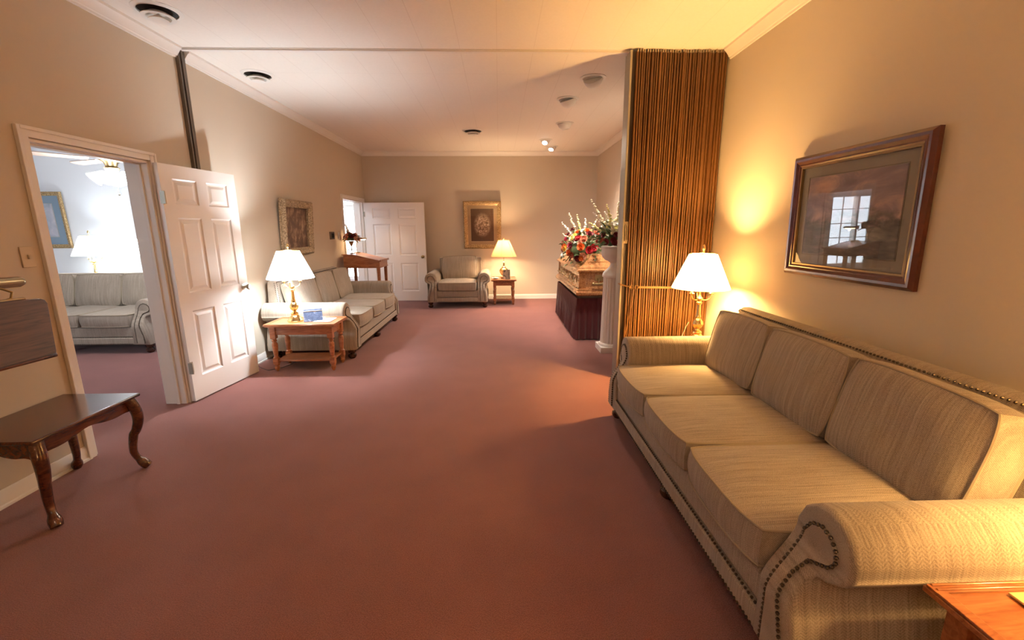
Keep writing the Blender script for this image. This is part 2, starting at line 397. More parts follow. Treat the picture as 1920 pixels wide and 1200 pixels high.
d1 = panel_door('door_1', 0.84, 2.03, (-2.745, 3.745, 0.012), PI/2-0.138, M_steel)
for z in (0.31, 1.76):
    MB().box(-0.012, 0.028, -0.0245, -0.0205, z-0.05, z+0.05).sweep([(0, -0.027, z-0.052), (0, -0.027, z+0.052)], 0.006, 8).build('hinge', M_steel, d1)
    MB().box(-0.02, -0.012, -0.06, -0.02, z-0.05, z+0.05).build('hinge', M_steel, d1)
d2 = panel_door('door_2', 1.24, 2.03, (-2.765, 9.31, 0.012), -0.045, M_dbrass)
for z in (0.9, 1.8):
    MB().box(-0.010, 0.02, -0.025, -0.02, z-0.05, z+0.05).sweep([(0, -0.027, z-0.05), (0, -0.027, z+0.05)], 0.006, 8).build('hinge', M_steel, d2)

# wall jamb channel and ceiling track of the folding partition
m = MB()
for a, b, d in ((0, 0.018, 0.03), (0.018, 0.03, 0.012), (0.03, 0.05, 0.036), (0.05, 0.062, 0.012), (0.062, 0.08, 0.03)):
    m.box(XL, XL+d, TY-0.03+a, TY-0.03+b, 0.1, ZC-0.006)
struct(m.build('trim_9', M_bronze))
m = MB(); m.box(XL+0.03, 1.24, TY-0.008, TY+0.03, ZC-0.016, ZC).box(XL+0.03, 1.24, TY-0.02, TY+0.042, ZC-0.005, ZC)
struct(m.build('trim_10', M_trim))

# ------------------------------------------------------------------ folding accordion partition
fp = thing('accordion_partition', 'brown pleated accordion room divider folded against the right wall', 'room divider', (0, TY, 0))
m = MB(); X0, X1 = 1.235, 2.05; n = 36; rows = 26; H0, H1 = 0.02, 3.03
vs = []; fs = []; rr = random.Random(3)
off = [rr.uniform(-0.006, 0.006) for _ in range(n+1)]; dep = [rr.uniform(-0.012, 0.012) for _ in range(n+1)]
cols = []
for i in range(n):
    x0 = X0+(X1-X0)*i/n+off[i]; x1 = X0+(X1-X0)*(i+1)/n+off[i+1]; wd = x1-x0
    cols += [(x0+0.07*wd, 0.06), (x0+0.10*wd, -0.055+dep[i]), (x0+0.24*wd, -0.066+dep[i]), (x0+0.76*wd, -0.066+dep[i]), (x0+0.90*wd, -0.055+dep[i]), (x0+0.93*wd, 0.06)]
for sgn in (0,):
    for r in range(rows+1):
        z = H0+(H1-H0)*r/rows; wob = 0.0
        for c, (x, y) in enumerate(cols):
            vs.append((x+wob*math.sin(c*0.21+z)+0.003*math.sin(z*1.7+c*0.03), y, z))
    nc = len(cols)
    for r in range(rows):
        for c in range(nc-1): fs.append((r*nc+c, r*nc+c+1, (r+1)*nc+c+1, (r+1)*nc+c))
m.add(vs, fs, True); m.box(X0, X1, 0.10, 0.12, H0, H1)
M_vinyl = mat('brown_vinyl', (0.23, 0.10, 0.035), 0.42)
_v = coords(M_vinyl, (20, 20, 1.0)); _n = noise(M_vinyl, _v, 1.0, 2)
L(M_vinyl, ramp(M_vinyl, _n, [(0.3, (0.110, 0.044, 0.011)), (0.7, (0.155, 0.066, 0.018))]), BS(M_vinyl).inputs['Base Color'])
m.build('pleated_panel', M_vinyl, fp, sharp=50)
m = MB()
for i in range(n):
    x0 = X0+(X1-X0)*(i+0.5)/n; m.box(x0-0.004, x0+0.004, -0.06+dep[i], -0.02, ZC-0.03, ZC-0.004)
m.build('hanger_clips', M_ivory, fp)
MB().box(1.178, 1.198, -0.07, 0.09, 0.02, 3.045).build('end_post', M_steel, fp, bevel=0.003)
MB().box(1.198, 1.236, -0.05, 0.09, 0.02, 3.04).build('post_side', mat('dark_walnut_post', (0.035, 0.018, 0.010), 0.45), fp)
m = MB(); m.box(1.199, 1.234, -0.062, -0.05, 1.535, 1.57).box(1.199, 1.234, -0.062, -0.05, 1.365, 1.40).box(1.205, 1.211, -0.075, -0.05, 1.39, 1.545).box(1.222, 1.228, -0.075, -0.05, 1.39, 1.545)
m.build('pull_handle', M_ivory, fp)
m = MB(); m.sweep([(1.175, -0.02, 0.975), (1.178, -0.08, 0.972), (1.24, -0.088, 0.955), (1.29, -0.092, 0.945)], 0.009, 6, flat=0.3)
m.sweep([(1.345, -0.092, 0.945), (1.5, -0.09, 0.942), (1.8, -0.09, 0.935), (2.03, -0.085, 0.93), (2.05, 0, 0.93)], 0.012, 6, flat=0.3)
m.build('tie_strap', mat('tan_strap', (0.42, 0.24, 0.09), 0.6), fp)
for cx in (1.285, 1.335):
    MB().sweep([(cx+0.018*math.cos(a*PI/8), -0.095, 0.945+0.018*math.sin(a*PI/8)) for a in range(16)], 0.004, 6, closed=True).build('strap_ring', M_brass, fp)
MB().sweep([(1.315, -0.095, 0.93), (1.30, -0.10, 0.80), (1.265, -0.10, 0.60), (1.235, -0.10, 0.40), (1.205, -0.09, 0.15)], 0.005, 6, flat=0.5).build('hanging_strap', M_vinyl, fp)

# ------------------------------------------------------------------ upholstered seating
def arm_profile():
    return [(0, .11), (0, .30), (0, .50), (.006, .572), (.032, .63), (.078, .665), (.13, .677), (.185, .664), (.225, .628), (.246, .57), (.246, .52), (.225, .49), (.19, .472), (.158, .465), (.142, .442), (.15, .37), (.172, .30), (.188, .22), (.19, .11)]
def offset_poly(P, d):
    n = len(P); A = sum(P[i][0]*P[(i+1) % n][1]-P[(i+1) % n][0]*P[i][1] for i in range(n)); s = 1 if A > 0 else -1
    out = []
    for i in range(n):
        p0, p1, p2 = Vector(P[i-1]), Vector(P[i]), Vector(P[(i+1) % n])
        e1 = (p1-p0).normalized(); e2 = (p2-p1).normalized()
        n1 = Vector((-e1.y, e1.x))*s; n2 = Vector((-e2.y, e2.x))*s; b = (n1+n2)
        if b.length < 1e-4: b = n1
        b.normalize(); k = d/max(0.5, b.dot(n1)); q = p1+b*k; out.append((q.x, q.y))
    return out
def cushion(w, d, h, crown=0.02, seed=0, taper=0.0, N_=14):
    """box cushion centred at origin, thickness along z; returns (MB body, top welt pts, bottom welt pts)"""
    def sq(u, v):        # rounded square
        r = max(abs(u), abs(v)); 
        if r < 1e-6: return 0, 0
        k = 0.93+0.07*(1-(min(abs(u), abs(v))/r)**3)
        return u*k, v*k
    rr = random.Random(seed); ph = [rr.uniform(0, 6) for _ in range(6)]
    def wob(u, v): return 0.004*math.sin(3*u+ph[0])+0.004*math.sin(4*v+ph[1])+0.003*math.sin(7*u+5*v+ph[2])
    m = MB(); n = N_
    idx = {}; vs = []
    for side in (1, -1):
        for i in range(n+1):
            for j in range(n+1):
                u = -1+2*i/n; v = -1+2*j/n; u2, v2 = math.sin(u*PI/2*0.98)/math.sin(PI/2*0.98), math.sin(v*PI/2*0.98)/math.sin(PI/2*0.98)
                su, sv = sq(u2, v2)
                z = h/2*0.86+(crown+h*0.07)*(1-u2**4)*(1-v2**4)+wob(u, v)*(1-u2**6)*(1-v2**6)
                idx[(side, i, j)] = len(vs); vs.append((su*w/2, sv*d/2, side*z))
    fs = []
    for side in (1, -1):
        for i in range(n):
            for j in range(n):
                q = (idx[(side, i, j)], idx[(side, i+1, j)], idx[(side, i+1, j+1)], idx[(side, i, j+1)])
                fs.append(q if side > 0 else q[::-1])
    loop = [(i, 0) for i in range(n)]+[(n, j) for j in range(n)]+[(i, n) for i in range(n, 0, -1)]+[(0, j) for j in range(n, 0, -1)]
    rings = [[idx[(1, i, j)] for i, j in loop]]
    for t in (0.5, 0.0, -0.5):
        ring = []
        for i, j in loop:
            p = Vector(vs[idx[(1, i, j)]]); o = Vector((p.x, p.y, 0)); bul = 0.010*(1-t*t)+0.003*math.sin(9*p.x/w+ph[3])
            dirv = Vector((p.x/(w/2), p.y/(d/2), 0)); mx = max(abs(dirv.x), abs(dirv.y)); dd = Vector((round(dirv.x/mx*0.501), round(dirv.y/mx*0.501), 0))
            ring.append(len(vs)); vs.append(tuple(o+dd*bul+Vector((0, 0, t*h*0.86))/1.0*0.5*2*0.5))
        rings.append(ring)
    rings.append([idx[(-1, i, j)] for i, j in loop])
    for a, b in zip(rings[:-1], rings[1:]):
        for k in range(len(loop)): j = (k+1) % len(loop); fs.append((a[k], a[j], b[j], b[k]))
    m.add(vs, fs, True)
    top = [Vector(vs[k]) for k in rings[0]]; bot = [Vector(vs[k]) for k in rings[-1]]
    return m, top, bot
def xf(m, M): m.v = [tuple(M @ Vector(p)) for p in m.v]; return m
def nails(path, sp=0.021, r=0.0062, nrm=Vector((0, -1, 0)), M_=None):
    m = M_ or MB(); pts = [Vector(p) for p in path]; acc = 0.0
    for a, b in zip(pts[:-1], pts[1:]):
        Ln = (b-a).length; t = -acc
        while t+sp <= Ln+1e-9:
            t += sp; c = a+(b-a)*(t/Ln); m.ball(c, r, 6, 4)
        acc = Ln-t
    return m

def make_sofa(name, label, cat, Ln, ncush, loc, rz, mid_foot=True, bump_back=0.0, group=None):
    root = thing(name, label, cat, loc, rz, group); D = 1.07
    AW = 0.24; hw = Ln/2; inn = hw-AW
    # base rails
    m = MB(); m.box(-inn-0.02, inn+0.02, 0.02, D-0.05, 0.20, 0.335)
    m.build('seat_rail', M_fx, root, bevel=0.02, seg=3)
    MB().box(-hw+0.052, hw-0.052, 0.0, D-0.03, 0.115, 0.205).build('lower_rail', M_fx, root, bevel=0.014, seg=3)
    for pth in ([(-inn, 0.008, 0.212), (inn, 0.008, 0.212)], [(-inn, -0.002, 0.128), (inn, -0.002, 0.128)]): nails(pth).build('nailhead_trim', M_nail, root)
    # arms
    def yf(z): t = min(1, max(0, (z-0.33)/0.22)); return -0.002+0.10*(t*t*(3-2*t))
    for s in (1, -1):
        P = arm_profile(); m = MB(); n = len(P); P2 = offset_poly(P, 0.012); vs = []
        for (px, pz) in P2: vs.append((s*(inn+px), 0.0, pz))
        for (px, pz) in offset_poly(P, 0.004): vs.append((s*(inn+px), 0.006, pz))
        for (px, pz) in P: vs.append((s*(inn+px), 0.022, pz))
        for (px, pz) in P: vs.append((s*(inn+px), 0.5, pz))
        for (px, pz) in P: vs.append((s*(inn+px), D-0.04, pz))
        fs = [tuple(range(n))]
        for r in range(4):
            for k in range(n): j = (k+1) % n; fs.append((r*n+k, r*n+j, (r+1)*n+j, (r+1)*n+k))
        fs.append(tuple(4*n+k for k in range(n))[::-1]); m.add(vs, fs, True)
        arm = m.build('arm', M_fy, root, sharp=60, disp=yf)
        Q = offset_poly(P, 0.044); Q = [(max(0.044, q[0]), max(0.12, q[1])) for q in Q]
        Qs = [(0.055, .125), (0.055, .30), (0.05, .50), (.058, .56), (.085, .602), (.125, .618), (.165, .606), (.19, .575), (.193, .54), (.18, .518), (.15, .505), (.115, .49), (.10, .44), (.105, .37), (.125, .30), (.145, .22), (.148, .125)]
        m = MB(); n2 = len(Qs); vs = [(s*(inn+px), -0.010, pz) for px, pz in offset_poly(Qs, 0.006)]+[(s*(inn+px), 0.003, pz) for px, pz in Qs]
        fs = [tuple(range(n2))]+[(k, (k+1) % n2, n2+(k+1) % n2, n2+k) for k in range(n2)]
        m.add(vs, fs, True); pn = m.build('arm_front_panel', M_fy, arm, sharp=60, disp=yf)
        Qd = []
        for (a0, b0), (a1, b1) in zip(Qs[:-1], Qs[1:]): Qd += [(a0+(a1-a0)*k/8, b0+(b1-b0)*k/8) for k in range(8)]
        nails([(s*(inn+px), yf(pz)-0.007, pz) for px, pz in Qd+[Qs[-1]]], M_=None, sp=0.0185, r=0.0068).build('nailhead_trim', M_nail, arm)
    # back
    bx = inn+0.045
    prof = [(0.87, 0.20), (0.925, 0.885), (0.94, 0.912), (0.96, 0.922), (1.01, 0.922), (1.03, 0.90), (D, 0.16), (D-0.02, 0.12), (0.87, 0.12)]
    m = MB(); m.prism(prof, 'x', -bx, bx); m.build('backrest', M_fx, root, bevel=0.01, seg=3)
    for pth in ([(-bx+0.012, 0.897, 0.58), (-bx+0.012, 0.924, 0.905), (bx-0.012, 0.924, 0.905), (bx-0.012, 0.897, 0.58)],
                [(-bx-0.001, 0.92, 0.62), (-bx-0.001, 0.945, 0.90)], [(bx+0.001, 0.92, 0.62), (bx+0.001, 0.945, 0.90)]):
        nails(pth).build('nailhead_trim', M_nail, root)
    # cushions
    cw = 2*inn/ncush
    for i in range(ncush):
        cx = -inn+cw*(i+0.5)
        mb, tp, bt = cushion(cw-0.014, 0.84, 0.165, 0.014, seed=i+int(Ln*10))
        T = Matrix.Translation((cx, 0.405, 0.418)); xf(mb, T); c = mb.build('seat_cushion', M_fx, root, sharp=38)
        m = MB(); m.sweep([T @ p for p in tp], 0.0056, 6, closed=True); m.sweep([T @ p for p in bt], 0.0056, 6, closed=True); m.build('piping', M_pipe, c)
        mb, tp, bt = cushion(cw-0.014-(0.04 if ncush == 1 else 0), 0.44+(0.03 if ncush == 1 else 0), 0.18, 0.03, seed=10+i+int(Ln*10))
        T = Matrix.Translation((cx, 0.785, 0.695+(0.02 if ncush == 1 else 0))) @ Matrix.Rotation(math.radians(-1.5+1.5*i), 4, 'Y') @ Matrix.Rotation(math.radians(90-13), 4, 'X')
        xf(mb, T); c = mb.build('back_cushion', M_fx, root, sharp=38)
        m = MB(); m.sweep([T @ p for p in tp], 0.0056, 6, closed=True); m.sweep([T @ p for p in bt], 0.0056, 6, closed=True); m.build('piping', M_pipe, c)
    xs = (-hw+0.10, 0, hw-0.10) if mid_foot else (-hw+0.10, hw-0.10)
    for x in xs:
        for y in (0.07, D-0.12):
            MB().lathe([(0.03, 0), (0.042, 0.012), (0.05, 0.03), (0.047, 0.048), (0.03, 0.06), (0.034, 0.066), (0.046, 0.08), (0.05, 0.10), (0.05, 0.125)], (x, y, 0), 18).build('foot', M_bun, root)
    return root
SL = 2.36
sofa = make_sofa('sofa', 'long beige tweed three-seat sofa with nailhead trim along the right wall', 'sofa', SL, 3, (0.885, 2.205, 0), -PI/2)
dup(sofa, (-1.70, 6.155, 0), PI/2, 'grey tweed three-seat sofa along the left wall behind the oak end table')
dup(sofa, (-5.50, 5.38, 0), 0.0, 'grey three-seat sofa seen through the open doorway in the next room')
make_sofa('armchair', 'wide grey tweed armchair with rolled arms against the far wall', 'armchair', 1.26, 1, (-0.815, 8.37, 0), 0, mid_foot=False)

# ------------------------------------------------------------------ end tables
def turned_leg(x, y, h, mt, root, lower=0.16):
    sqh = h-0.13
    m = MB(); m.box(x-0.028, x+0.028, y-0.028, y+0.028, sqh, h)
    k = sqh
    m.lathe([(0.012, 0), (0.018, 0.012), (0.026, 0.03), (0.028, 0.045), (0.02, 0.06), (0.028, 0.066), (0.030, 0.09)], (x, y, 0), 14)
    m.box(x-0.027, x+0.027, y-0.027, y+0.027, 0.085, 0.145)
    m.lathe([(0.028, 0.145), (0.03, 0.152), (0.02, 0.165), (0.024, 0.2), (0.031, k-0.08), (0.029, k-0.055), (0.018, k-0.04), (0.027, k-0.028), (0.027, k-0.018), (0.02, k-0.008), (0.026, k)], (x, y, 0), 14)
    m.build('leg', mt, root)
def end_table(label, x0, x1, y0, y1, h, mt, group=None, tile=True):
    root = thing('end_table', label, 'end table', ((x0+x1)/2, (y0+y1)/2, 0), 0, group); a, b = (x1-x0)/2, (y1-y0)/2
    m = MB(); prof = [(0, 0), (0.012, 0.004), (0.014, 0.016), (0.006, 0.024)]
    m.box(-a, a, -b, b, h-0.024, h-0.008); m.box(-a+0.008, a-0.008, -b+0.008, b-0.008, h-0.008, h-0.004)
    e = 0.035
    m.box(-a+0.004, a-0.004, -b+0.004, -b+e, h-0.008, h).box(-a+0.004, a-0.004, b-e, b-0.004, h-0.008, h)
    m.box(-a+0.004, -a+e, -b+e, b-e, h-0.008, h).box(a-e, a-0.004, -b+e, b-e, h-0.008, h)
    m.box(-a+0.012, a-0.012, -b+0.012, b-0.012, h-0.034, h-0.024)
    for q in (0.010, 0.026): m.sweep([(-a+0.012, b-q, h), (a-0.012, b-q, h)], 0.0045, 8)
    m.build('tabletop', mt, root, bevel=0.004)
    lx, ly = a-0.07, b-0.065
    m = MB()
    for s in (-1, 1):
        m.box(-lx+0.025, lx-0.025, s*ly-0.01, s*ly+0.01, h-0.125, h-0.034); m.box(s*lx-0.01, s*lx+0.01, -ly+0.025, ly-0.025, h-0.125, h-0.034)
    m.build('apron', mt, root, bevel=0.003)
    for sx in (-1, 1):
        for sy in (-1, 1): turned_leg(sx*lx, sy*ly, h-0.034, mt, root)
    MB().box(-lx, lx, -ly, ly, 0.105, 0.122).build('lower_shelf', mt, root, bevel=0.003)
    return root
TH = 0.53
end_table('light oak end table with turned legs in front of the left sofa', -2.50, -1.755, 4.55, 4.965, TH, M_oak)
end_table('reddish wood end table corner at the lower right of the picture', 1.185, 1.96, 0.50, 1.012, TH, M_oak)
end_table('small brown end table beside the armchair at the far wall', -0.165, 0.345, 8.62, 9.2, 0.515, M_cherry)
end_table('end table mostly hidden behind the far arm of the right sofa', 1.46, 1.98, 3.43, 3.85, TH, M_cherry)

# Queen Anne table at left
qa = thing('queen_anne_table', 'dark mahogany end table with curved cabriole legs by the left wall', 'end table', (-2.53, 2.355, 0))
h = 0.50
m = MB(); m.box(-0.238, 0.238, -0.33, 0.33, h-0.02, h)
m.build('tabletop', M_maho, qa, bevel=0.007, seg=3)
def scallop(a0, a1, z0, z1, nn=20):
    pts = [(a0, z1)]+[(a1, z1)]
    low = []
    for i in range(nn+1):
        t = i/nn; u = abs(2*t-1); z = z0+0.035*(0.5+0.5*math.cos(PI*min(1, (1-u)*2.2)))*0 
        z = z0 + (0.0 if u < 0.45 else -0.035*((u-0.45)/0.55)**1.0) + 0.012*math.cos(u*PI*2.2)
        low.append((a1+(a0-a1)*t, z))
    return pts+low
m = MB()
for s in (-1, 1):
    m.prism([(p, q) for p, q in scallop(-0.30, 0.30, h-0.085, h-0.02)], 'x', s*0.19-0.009, s*0.19+0.009)
    m.prism([(p, q) for p, q in scallop(-0.195, 0.195, h-0.085, h-0.02)], 'y', s*0.298-0.009, s*0.298+0.009)
m.build('apron', M_maho, qa, sharp=50)
for sx in (-1, 1):
    for sy in (-1, 1):
        m = MB(); path = []; rad = []
        for i in range(25):
            t = i/24; z = (h-0.03)*(1-t)+0.012*t
            o = 0.028*math.sin(PI*min(1, t/0.5))*(1 if t < 0.5 else 0) - 0.020*math.sin(PI*max(0, (t-0.45))/0.55*0.9) + (0.04*max(0, (t-0.75)/0.25)**1.5)
            path.append((sx*(0.197+o*0.9), sy*(0.280+o*0.6), z))
            r = 0.034*(1-t)+0.016*t if t < 0.86 else 0.016+0.014*math.sin((t-0.86)/0.14*PI*0.75)
            rad.append(r)
        m.sweep(path, rad, 12); m.build('leg', M_maho, qa)

# ------------------------------------------------------------------ lamps
def brass_lamp(label, loc, rz, mshade, mbulb, power, col, group=None, lname='lamp_light'):
    root = thing('candelabra_lamp', label, 'table lamp', loc, rz, group)
    MB().lathe([(0, 0), (.078, 0), (.08, .010), (.074, .016), (.070, .024), (.052, .055), (.034, .072), (.040, .085), (.038, .095), (.020, .105), (.018, .118), (.036, .135), (.048, .160), (.044, .180), (.026, .205), (.017, .215), (.025, .225), (.022, .235), (.018, .25), (.014, .33), (.022, .338), (.026, .35), (.016, .362), (.027, .375), (.027, .388), (.014, .40), (.008, .42), (.006, .55)], (0, 0, 0), 28).build('base', M_brass, root)
    for k in range(3):
        a = k*2*PI/3+0.5; c, s = math.cos(a), math.sin(a)
        ar = MB().sweep([(c*r, s*r, z) for r, z in ((.01, .38), (.03, .372), (.055, .375), (.08, .39), (.092, .41), (.092, .43))], 0.005, 8).build('arm', M_brass, root)
        MB().lathe([(0.006, .425), (.022, .43), (.022, .436), (.012, .44)], (c*.092, s*.092, 0), 12).build('drip_cup', M_brass, ar)
        MB().lathe([(.0105, .438), (.0105, .50), (0.006, .503)], (c*.092, s*.092, 0), 12).build('candle_sleeve', M_candle, ar)
        MB().lathe([(.006, .503), (.014, .52), (.013, .54), (.003, .57)], (c*.092, s*.092, 0), 10).build('bulb', mbulb, ar)
    MB().shell([(.236, .475), (.234, .48), (.110, .765), (.108, .768)], seg=48).build('lamp_shade', mshade, root)
    m = MB(); m.sweep([(0.109*math.cos(a*PI/12), 0.109*math.sin(a*PI/12), .766) for a in range(24)], 0.003, 6, closed=True)
    m.sweep([(-.109, 0, .766), (.109, 0, .766)], 0.0025, 6)
    m.sweep([(0, 0, .55), (0, 0, .79)], 0.003, 6)
    m.build('shade_fitting', M_brass, root)
    MB().lathe([(0, .775), (.012, .78), (.006, .79), (.014, .81), (.012, .83), (.003, .842), (0, .845)], (0, 0, 0), 14).build('finial', M_brass, root)
    point(lname, (0, 0, 0.665), power*0.62, col, 0.035, root); point('candle_light', (0, 0, 0.545), power*0.38, col, 0.06, root)
    return root
brass_lamp('brass candelabra lamp with white shade on the oak table by the left sofa', (-2.24, 4.74, TH-0.004), 0.3, M_shade_c, M_bulb_c, P_LEFT, COOL)
brass_lamp('brass candelabra lamp glowing yellow beyond the right sofa, by the brown divider', (1.725, 3.66, TH-0.001), 0.9, M_shade_w, M_bulb_w, P_RIGHT, WARM)
brass_lamp('brass lamp on the near right end table, beside the sofa arm', (1.72, 0.72, TH-0.004), 0.2, M_shade_w, M_bulb_w, P_NEAR, WARM)

fl = thing('pleated_shade_lamp', 'table lamp with cream pleated shade and urn base by the armchair', 'table lamp', (0.095, 8.92, 0.511))
MB().lathe([(0, 0), (.06, 0), (.06, .015), (.03, .03), (.025, .05), (.06, .08), (.088, .13), (.092, .165), (.07, .20), (.04, .22), (.045, .235), (.02, .25), (.016, .33), (.006, .34), (.006, .44)], (0, 0, 0), 24).build('base', M_dbrass, fl)
MB().shell([(.262, .44), (.26, .446), (.112, .765), (.11, .77)], seg=64, rfun=lambda k, s: 1+0.012*math.cos(k*PI)).build('lamp_shade', M_shade_y, fl)
m = MB()
for zz, r_ in ((.443, .262), (.768, .112)): m.sweep([(r_*math.cos(a*PI/16), r_*math.sin(a*PI/16), zz) for a in range(32)], 0.004, 6, closed=True)
for a in range(6): c, s = math.cos(a*PI/3+0.3), math.sin(a*PI/3+0.3); m.sweep([(c*.264, s*.264, .443), (c*.114, s*.114, .768)], 0.003, 5)
m.build('shade_trim', mat('tan_braid', (0.42, 0.22, 0.07), 0.7), fl)
MB().lathe([(0, .77), (.01, .78), (.005, .79), (.012, .805), (0, .82)], (0, 0, 0), 12).build('finial', M_brass, fl)
point('lamp_light', (0, 0, 0.665), P_FAR*0.6, SOFT, 0.04, fl); point('lamp_light', (0, 0, 0.52), P_FAR*0.4, SOFT, 0.04, fl)

# ------------------------------------------------------------------ framed pictures (local: x width, z height, front faces -y, back at y=0)
def moulding(m, w, h, fwid, depth, steps):
    # steps: list of (inset, y) describing the moulding cross-section from outside in
    rings = [[(-w/2+i, y, -h/2+i), (w/2-i, y, -h/2+i), (w/2-i, y, h/2-i), (-w/2+i, y, h/2-i)] for i, y in steps]
    vs = sum(rings, []); fs = []
    for r in range(len(rings)-1):
        for k in range(4): j = (k+1) % 4; fs.append((r*4+k, r*4+j, r*4+4+j, r*4+4+k))
    m.add(vs, fs, False); return m
def picture(label, w, h, loc, rz, tilt, fmat, fwid, art, matm=None, matw=0.0, depth=0.035, glass=True, liner=None, cat='framed picture'):
    dsp = h/2*math.sin(tilt)+0.001; loc = (loc[0]+dsp*math.sin(rz), loc[1]-dsp*math.cos(rz), loc[2])
    root = thing('framed_picture', label, cat, loc, rz); root.rotation_euler = (tilt, 0, rz)
    d = depth
    MB_ = moulding(MB(), w, h, fwid, d, [(0, 0), (0, -d*0.6), (0.006, -d*0.75), (fwid*0.25, -d), (fwid*0.45, -d*0.95), (fwid*0.7, -d*0.7), (fwid*0.8, -d*0.72), (fwid, -d*0.5), (fwid, -0.006)])
    fr = MB_.build('frame', fmat, root, sharp=20)
    if liner:
        moulding(MB(), w-2*fwid, h-2*fwid, 0.008, d, [(-0.004, -0.006), (-0.004, -d*0.58), (0.006, -d*0.58), (0.008, -0.006)]).build('gilt_liner', liner, root, sharp=20)
    iw, ih = w-2*fwid, h-2*fwid
    MB().box(-iw/2-0.002, iw/2+0.002, -0.006, -0.002, -ih/2-0.002, ih/2+0.002).build('mat_board', matm or M_black, root)
    aw, ah = iw/2-matw, ih/2-matw
    a = MB().box(-aw, aw, -0.009, -0.0065, -ah, ah).build('print', art, root)
    if matw > 0.03:
        g = 0.006; b = MB()
        for s in (-1, 1): b.box(-aw-g, aw+g, -0.0095, -0.0065, s*(ah+g)-0.0015, s*(ah+g)+0.0015); b.box(s*(aw+g)-0.0015, s*(aw+g)+0.0015, -0.0095, -0.0065, -ah-g, ah+g)
        b.build('mat_line', mat('mat_line', (0.16, 0.12, 0.09) if rz < 0 else (0.6, 0.5, 0.35), 0.6), root)
    if glass: MB().box(-iw/2, iw/2, -0.0135, -0.0115, -ih/2, ih/2).build('glass', M_glass, root)
    return root
def landscape():
    m = mat('dusk_landscape_print', (0.2, 0.2, 0.2), 0.6); t = N(m, 'ShaderNodeTexCoord'); s = N(m, 'ShaderNodeSeparateXYZ'); L(m, t.outputs['Object'], s.inputs[0])
    n1 = noise(m, coords(m, (1, 1, 2)), 4, 5, 0.6, 0.6); n2 = noise(m, coords(m, (1, 1, 3)), 9, 5, 0.65)
    z = mth(m, 'ADD', s.outputs[2], mth(m, 'MULTIPLY', mth(m, 'SUBTRACT', n1, 0.5), 0.30))
    sky = ramp(m, n1, [(0.35, (0.17, 0.13, 0.165)), (0.5, (0.25, 0.19, 0.22)), (0.66, (0.50, 0.33, 0.27))])
    land = ramp(m, n2, [(0.35, (0.06, 0.06, 0.055)), (0.55, (0.12, 0.105, 0.095)), (0.75, (0.26, 0.20, 0.20))])
    f = ramp(m, mth(m, 'ADD', z, 0.5), [(0.47, (0, 0, 0)), (0.53, (1, 1, 1))])
    L(m, mix(m, f, land, sky), BS(m).inputs['Base Color']); return m
def mottled(name, stops, scale=9, sc3=(1, 1, 1), dist=1.0):
    m = mat(name, (0.3, 0.2, 0.1), 0.6); n1 = noise(m, coords(m, sc3), scale, 6, 0.65, dist)
    L(m, ramp(m, n1, stops), BS(m).inputs['Base Color']); return m
def bouquet():
    m = mat('bouquet_print', (0.3, 0.2, 0.1), 0.6); t = N(m, 'ShaderNodeTexCoord'); s = N(m, 'ShaderNodeSeparateXYZ'); L(m, t.outputs['Object'], s.inputs[0])
    r = mth(m, 'SQRT', mth(m, 'ADD', mth(m, 'POWER', mth(m, 'MULTIPLY', s.outputs[0], 3.9), 2), mth(m, 'POWER', mth(m, 'MULTIPLY', s.outputs[2], 2.8), 2)))
    n1 = noise(m, coords(m), 26, 5, 0.7, 0.5)
    fl = ramp(m, n1, [(0.38, (0.10, 0.06, 0.03)), (0.52, (0.42, 0.30, 0.2)), (0.66, (0.85, 0.78, 0.66))])
    k = ramp(m, mth(m, 'ADD', r, mth(m, 'MULTIPLY', n1, 0.5)), [(0.75, (1, 1, 1)), (1.0, (0, 0, 0))])
    L(m, mix(m, k, (0.11, 0.055, 0.025), fl), BS(m).inputs['Base Color']); return m
M_frame_dk = wood('dark_cherry_frame', (0.055, 0.012, 0.008), (0.085, 0.020, 0.012), 0.3, coat=0.3, scale=(4, 4, 4))
picture('large landscape print in dark cherry frame above the right sofa', 0.995, 0.775, (XR, 2.578, 1.581), -PI/2, math.radians(1.0), M_frame_dk, 0.072,
        landscape(), mat('grey_green_mat', (0.26, 0.24, 0.20), 0.8), 0.075, 0.038, True, mat('dull_gilt_fillet', (0.22, 0.14, 0.06), 0.4, 0.6))
picture('brown painting in ornate champagne frame above the left sofa', 0.87, 0.73, (XL, 6.14, 1.535), PI/2, math.radians(3), M_chamois, 0.10,
        mottled('sepia_painting', [(0.30, (0.05, 0.03, 0.022)), (0.5, (0.15, 0.085, 0.055)), (0.68, (0.42, 0.30, 0.20))], 8, (1, 1, 0.8), 0.3), depth=0.075, glass=False)
picture('floral bouquet print in gilt frame above the armchair and lamp', 0.79, 0.98, (-0.345, YF, 1.585), 0, math.radians(5), M_gold, 0.085,
        bouquet(), mat('tan_mat', (0.42, 0.30, 0.17), 0.8), 0.07, 0.04, True)
picture('gold framed print with blue mat in the next room, behind the sofa', 1.0, 0.86, (-7.24, SY, 1.67), 0, math.radians(2), M_gold, 0.06,
        mottled('pale_blue_print', [(0.3, (0.30, 0.36, 0.44)), (0.6, (0.55, 0.55, 0.62)), (0.8, (0.72, 0.68, 0.70))], 5), mat('blue_mat', (0.22, 0.32, 0.42), 0.8), 0.12, 0.03, True)

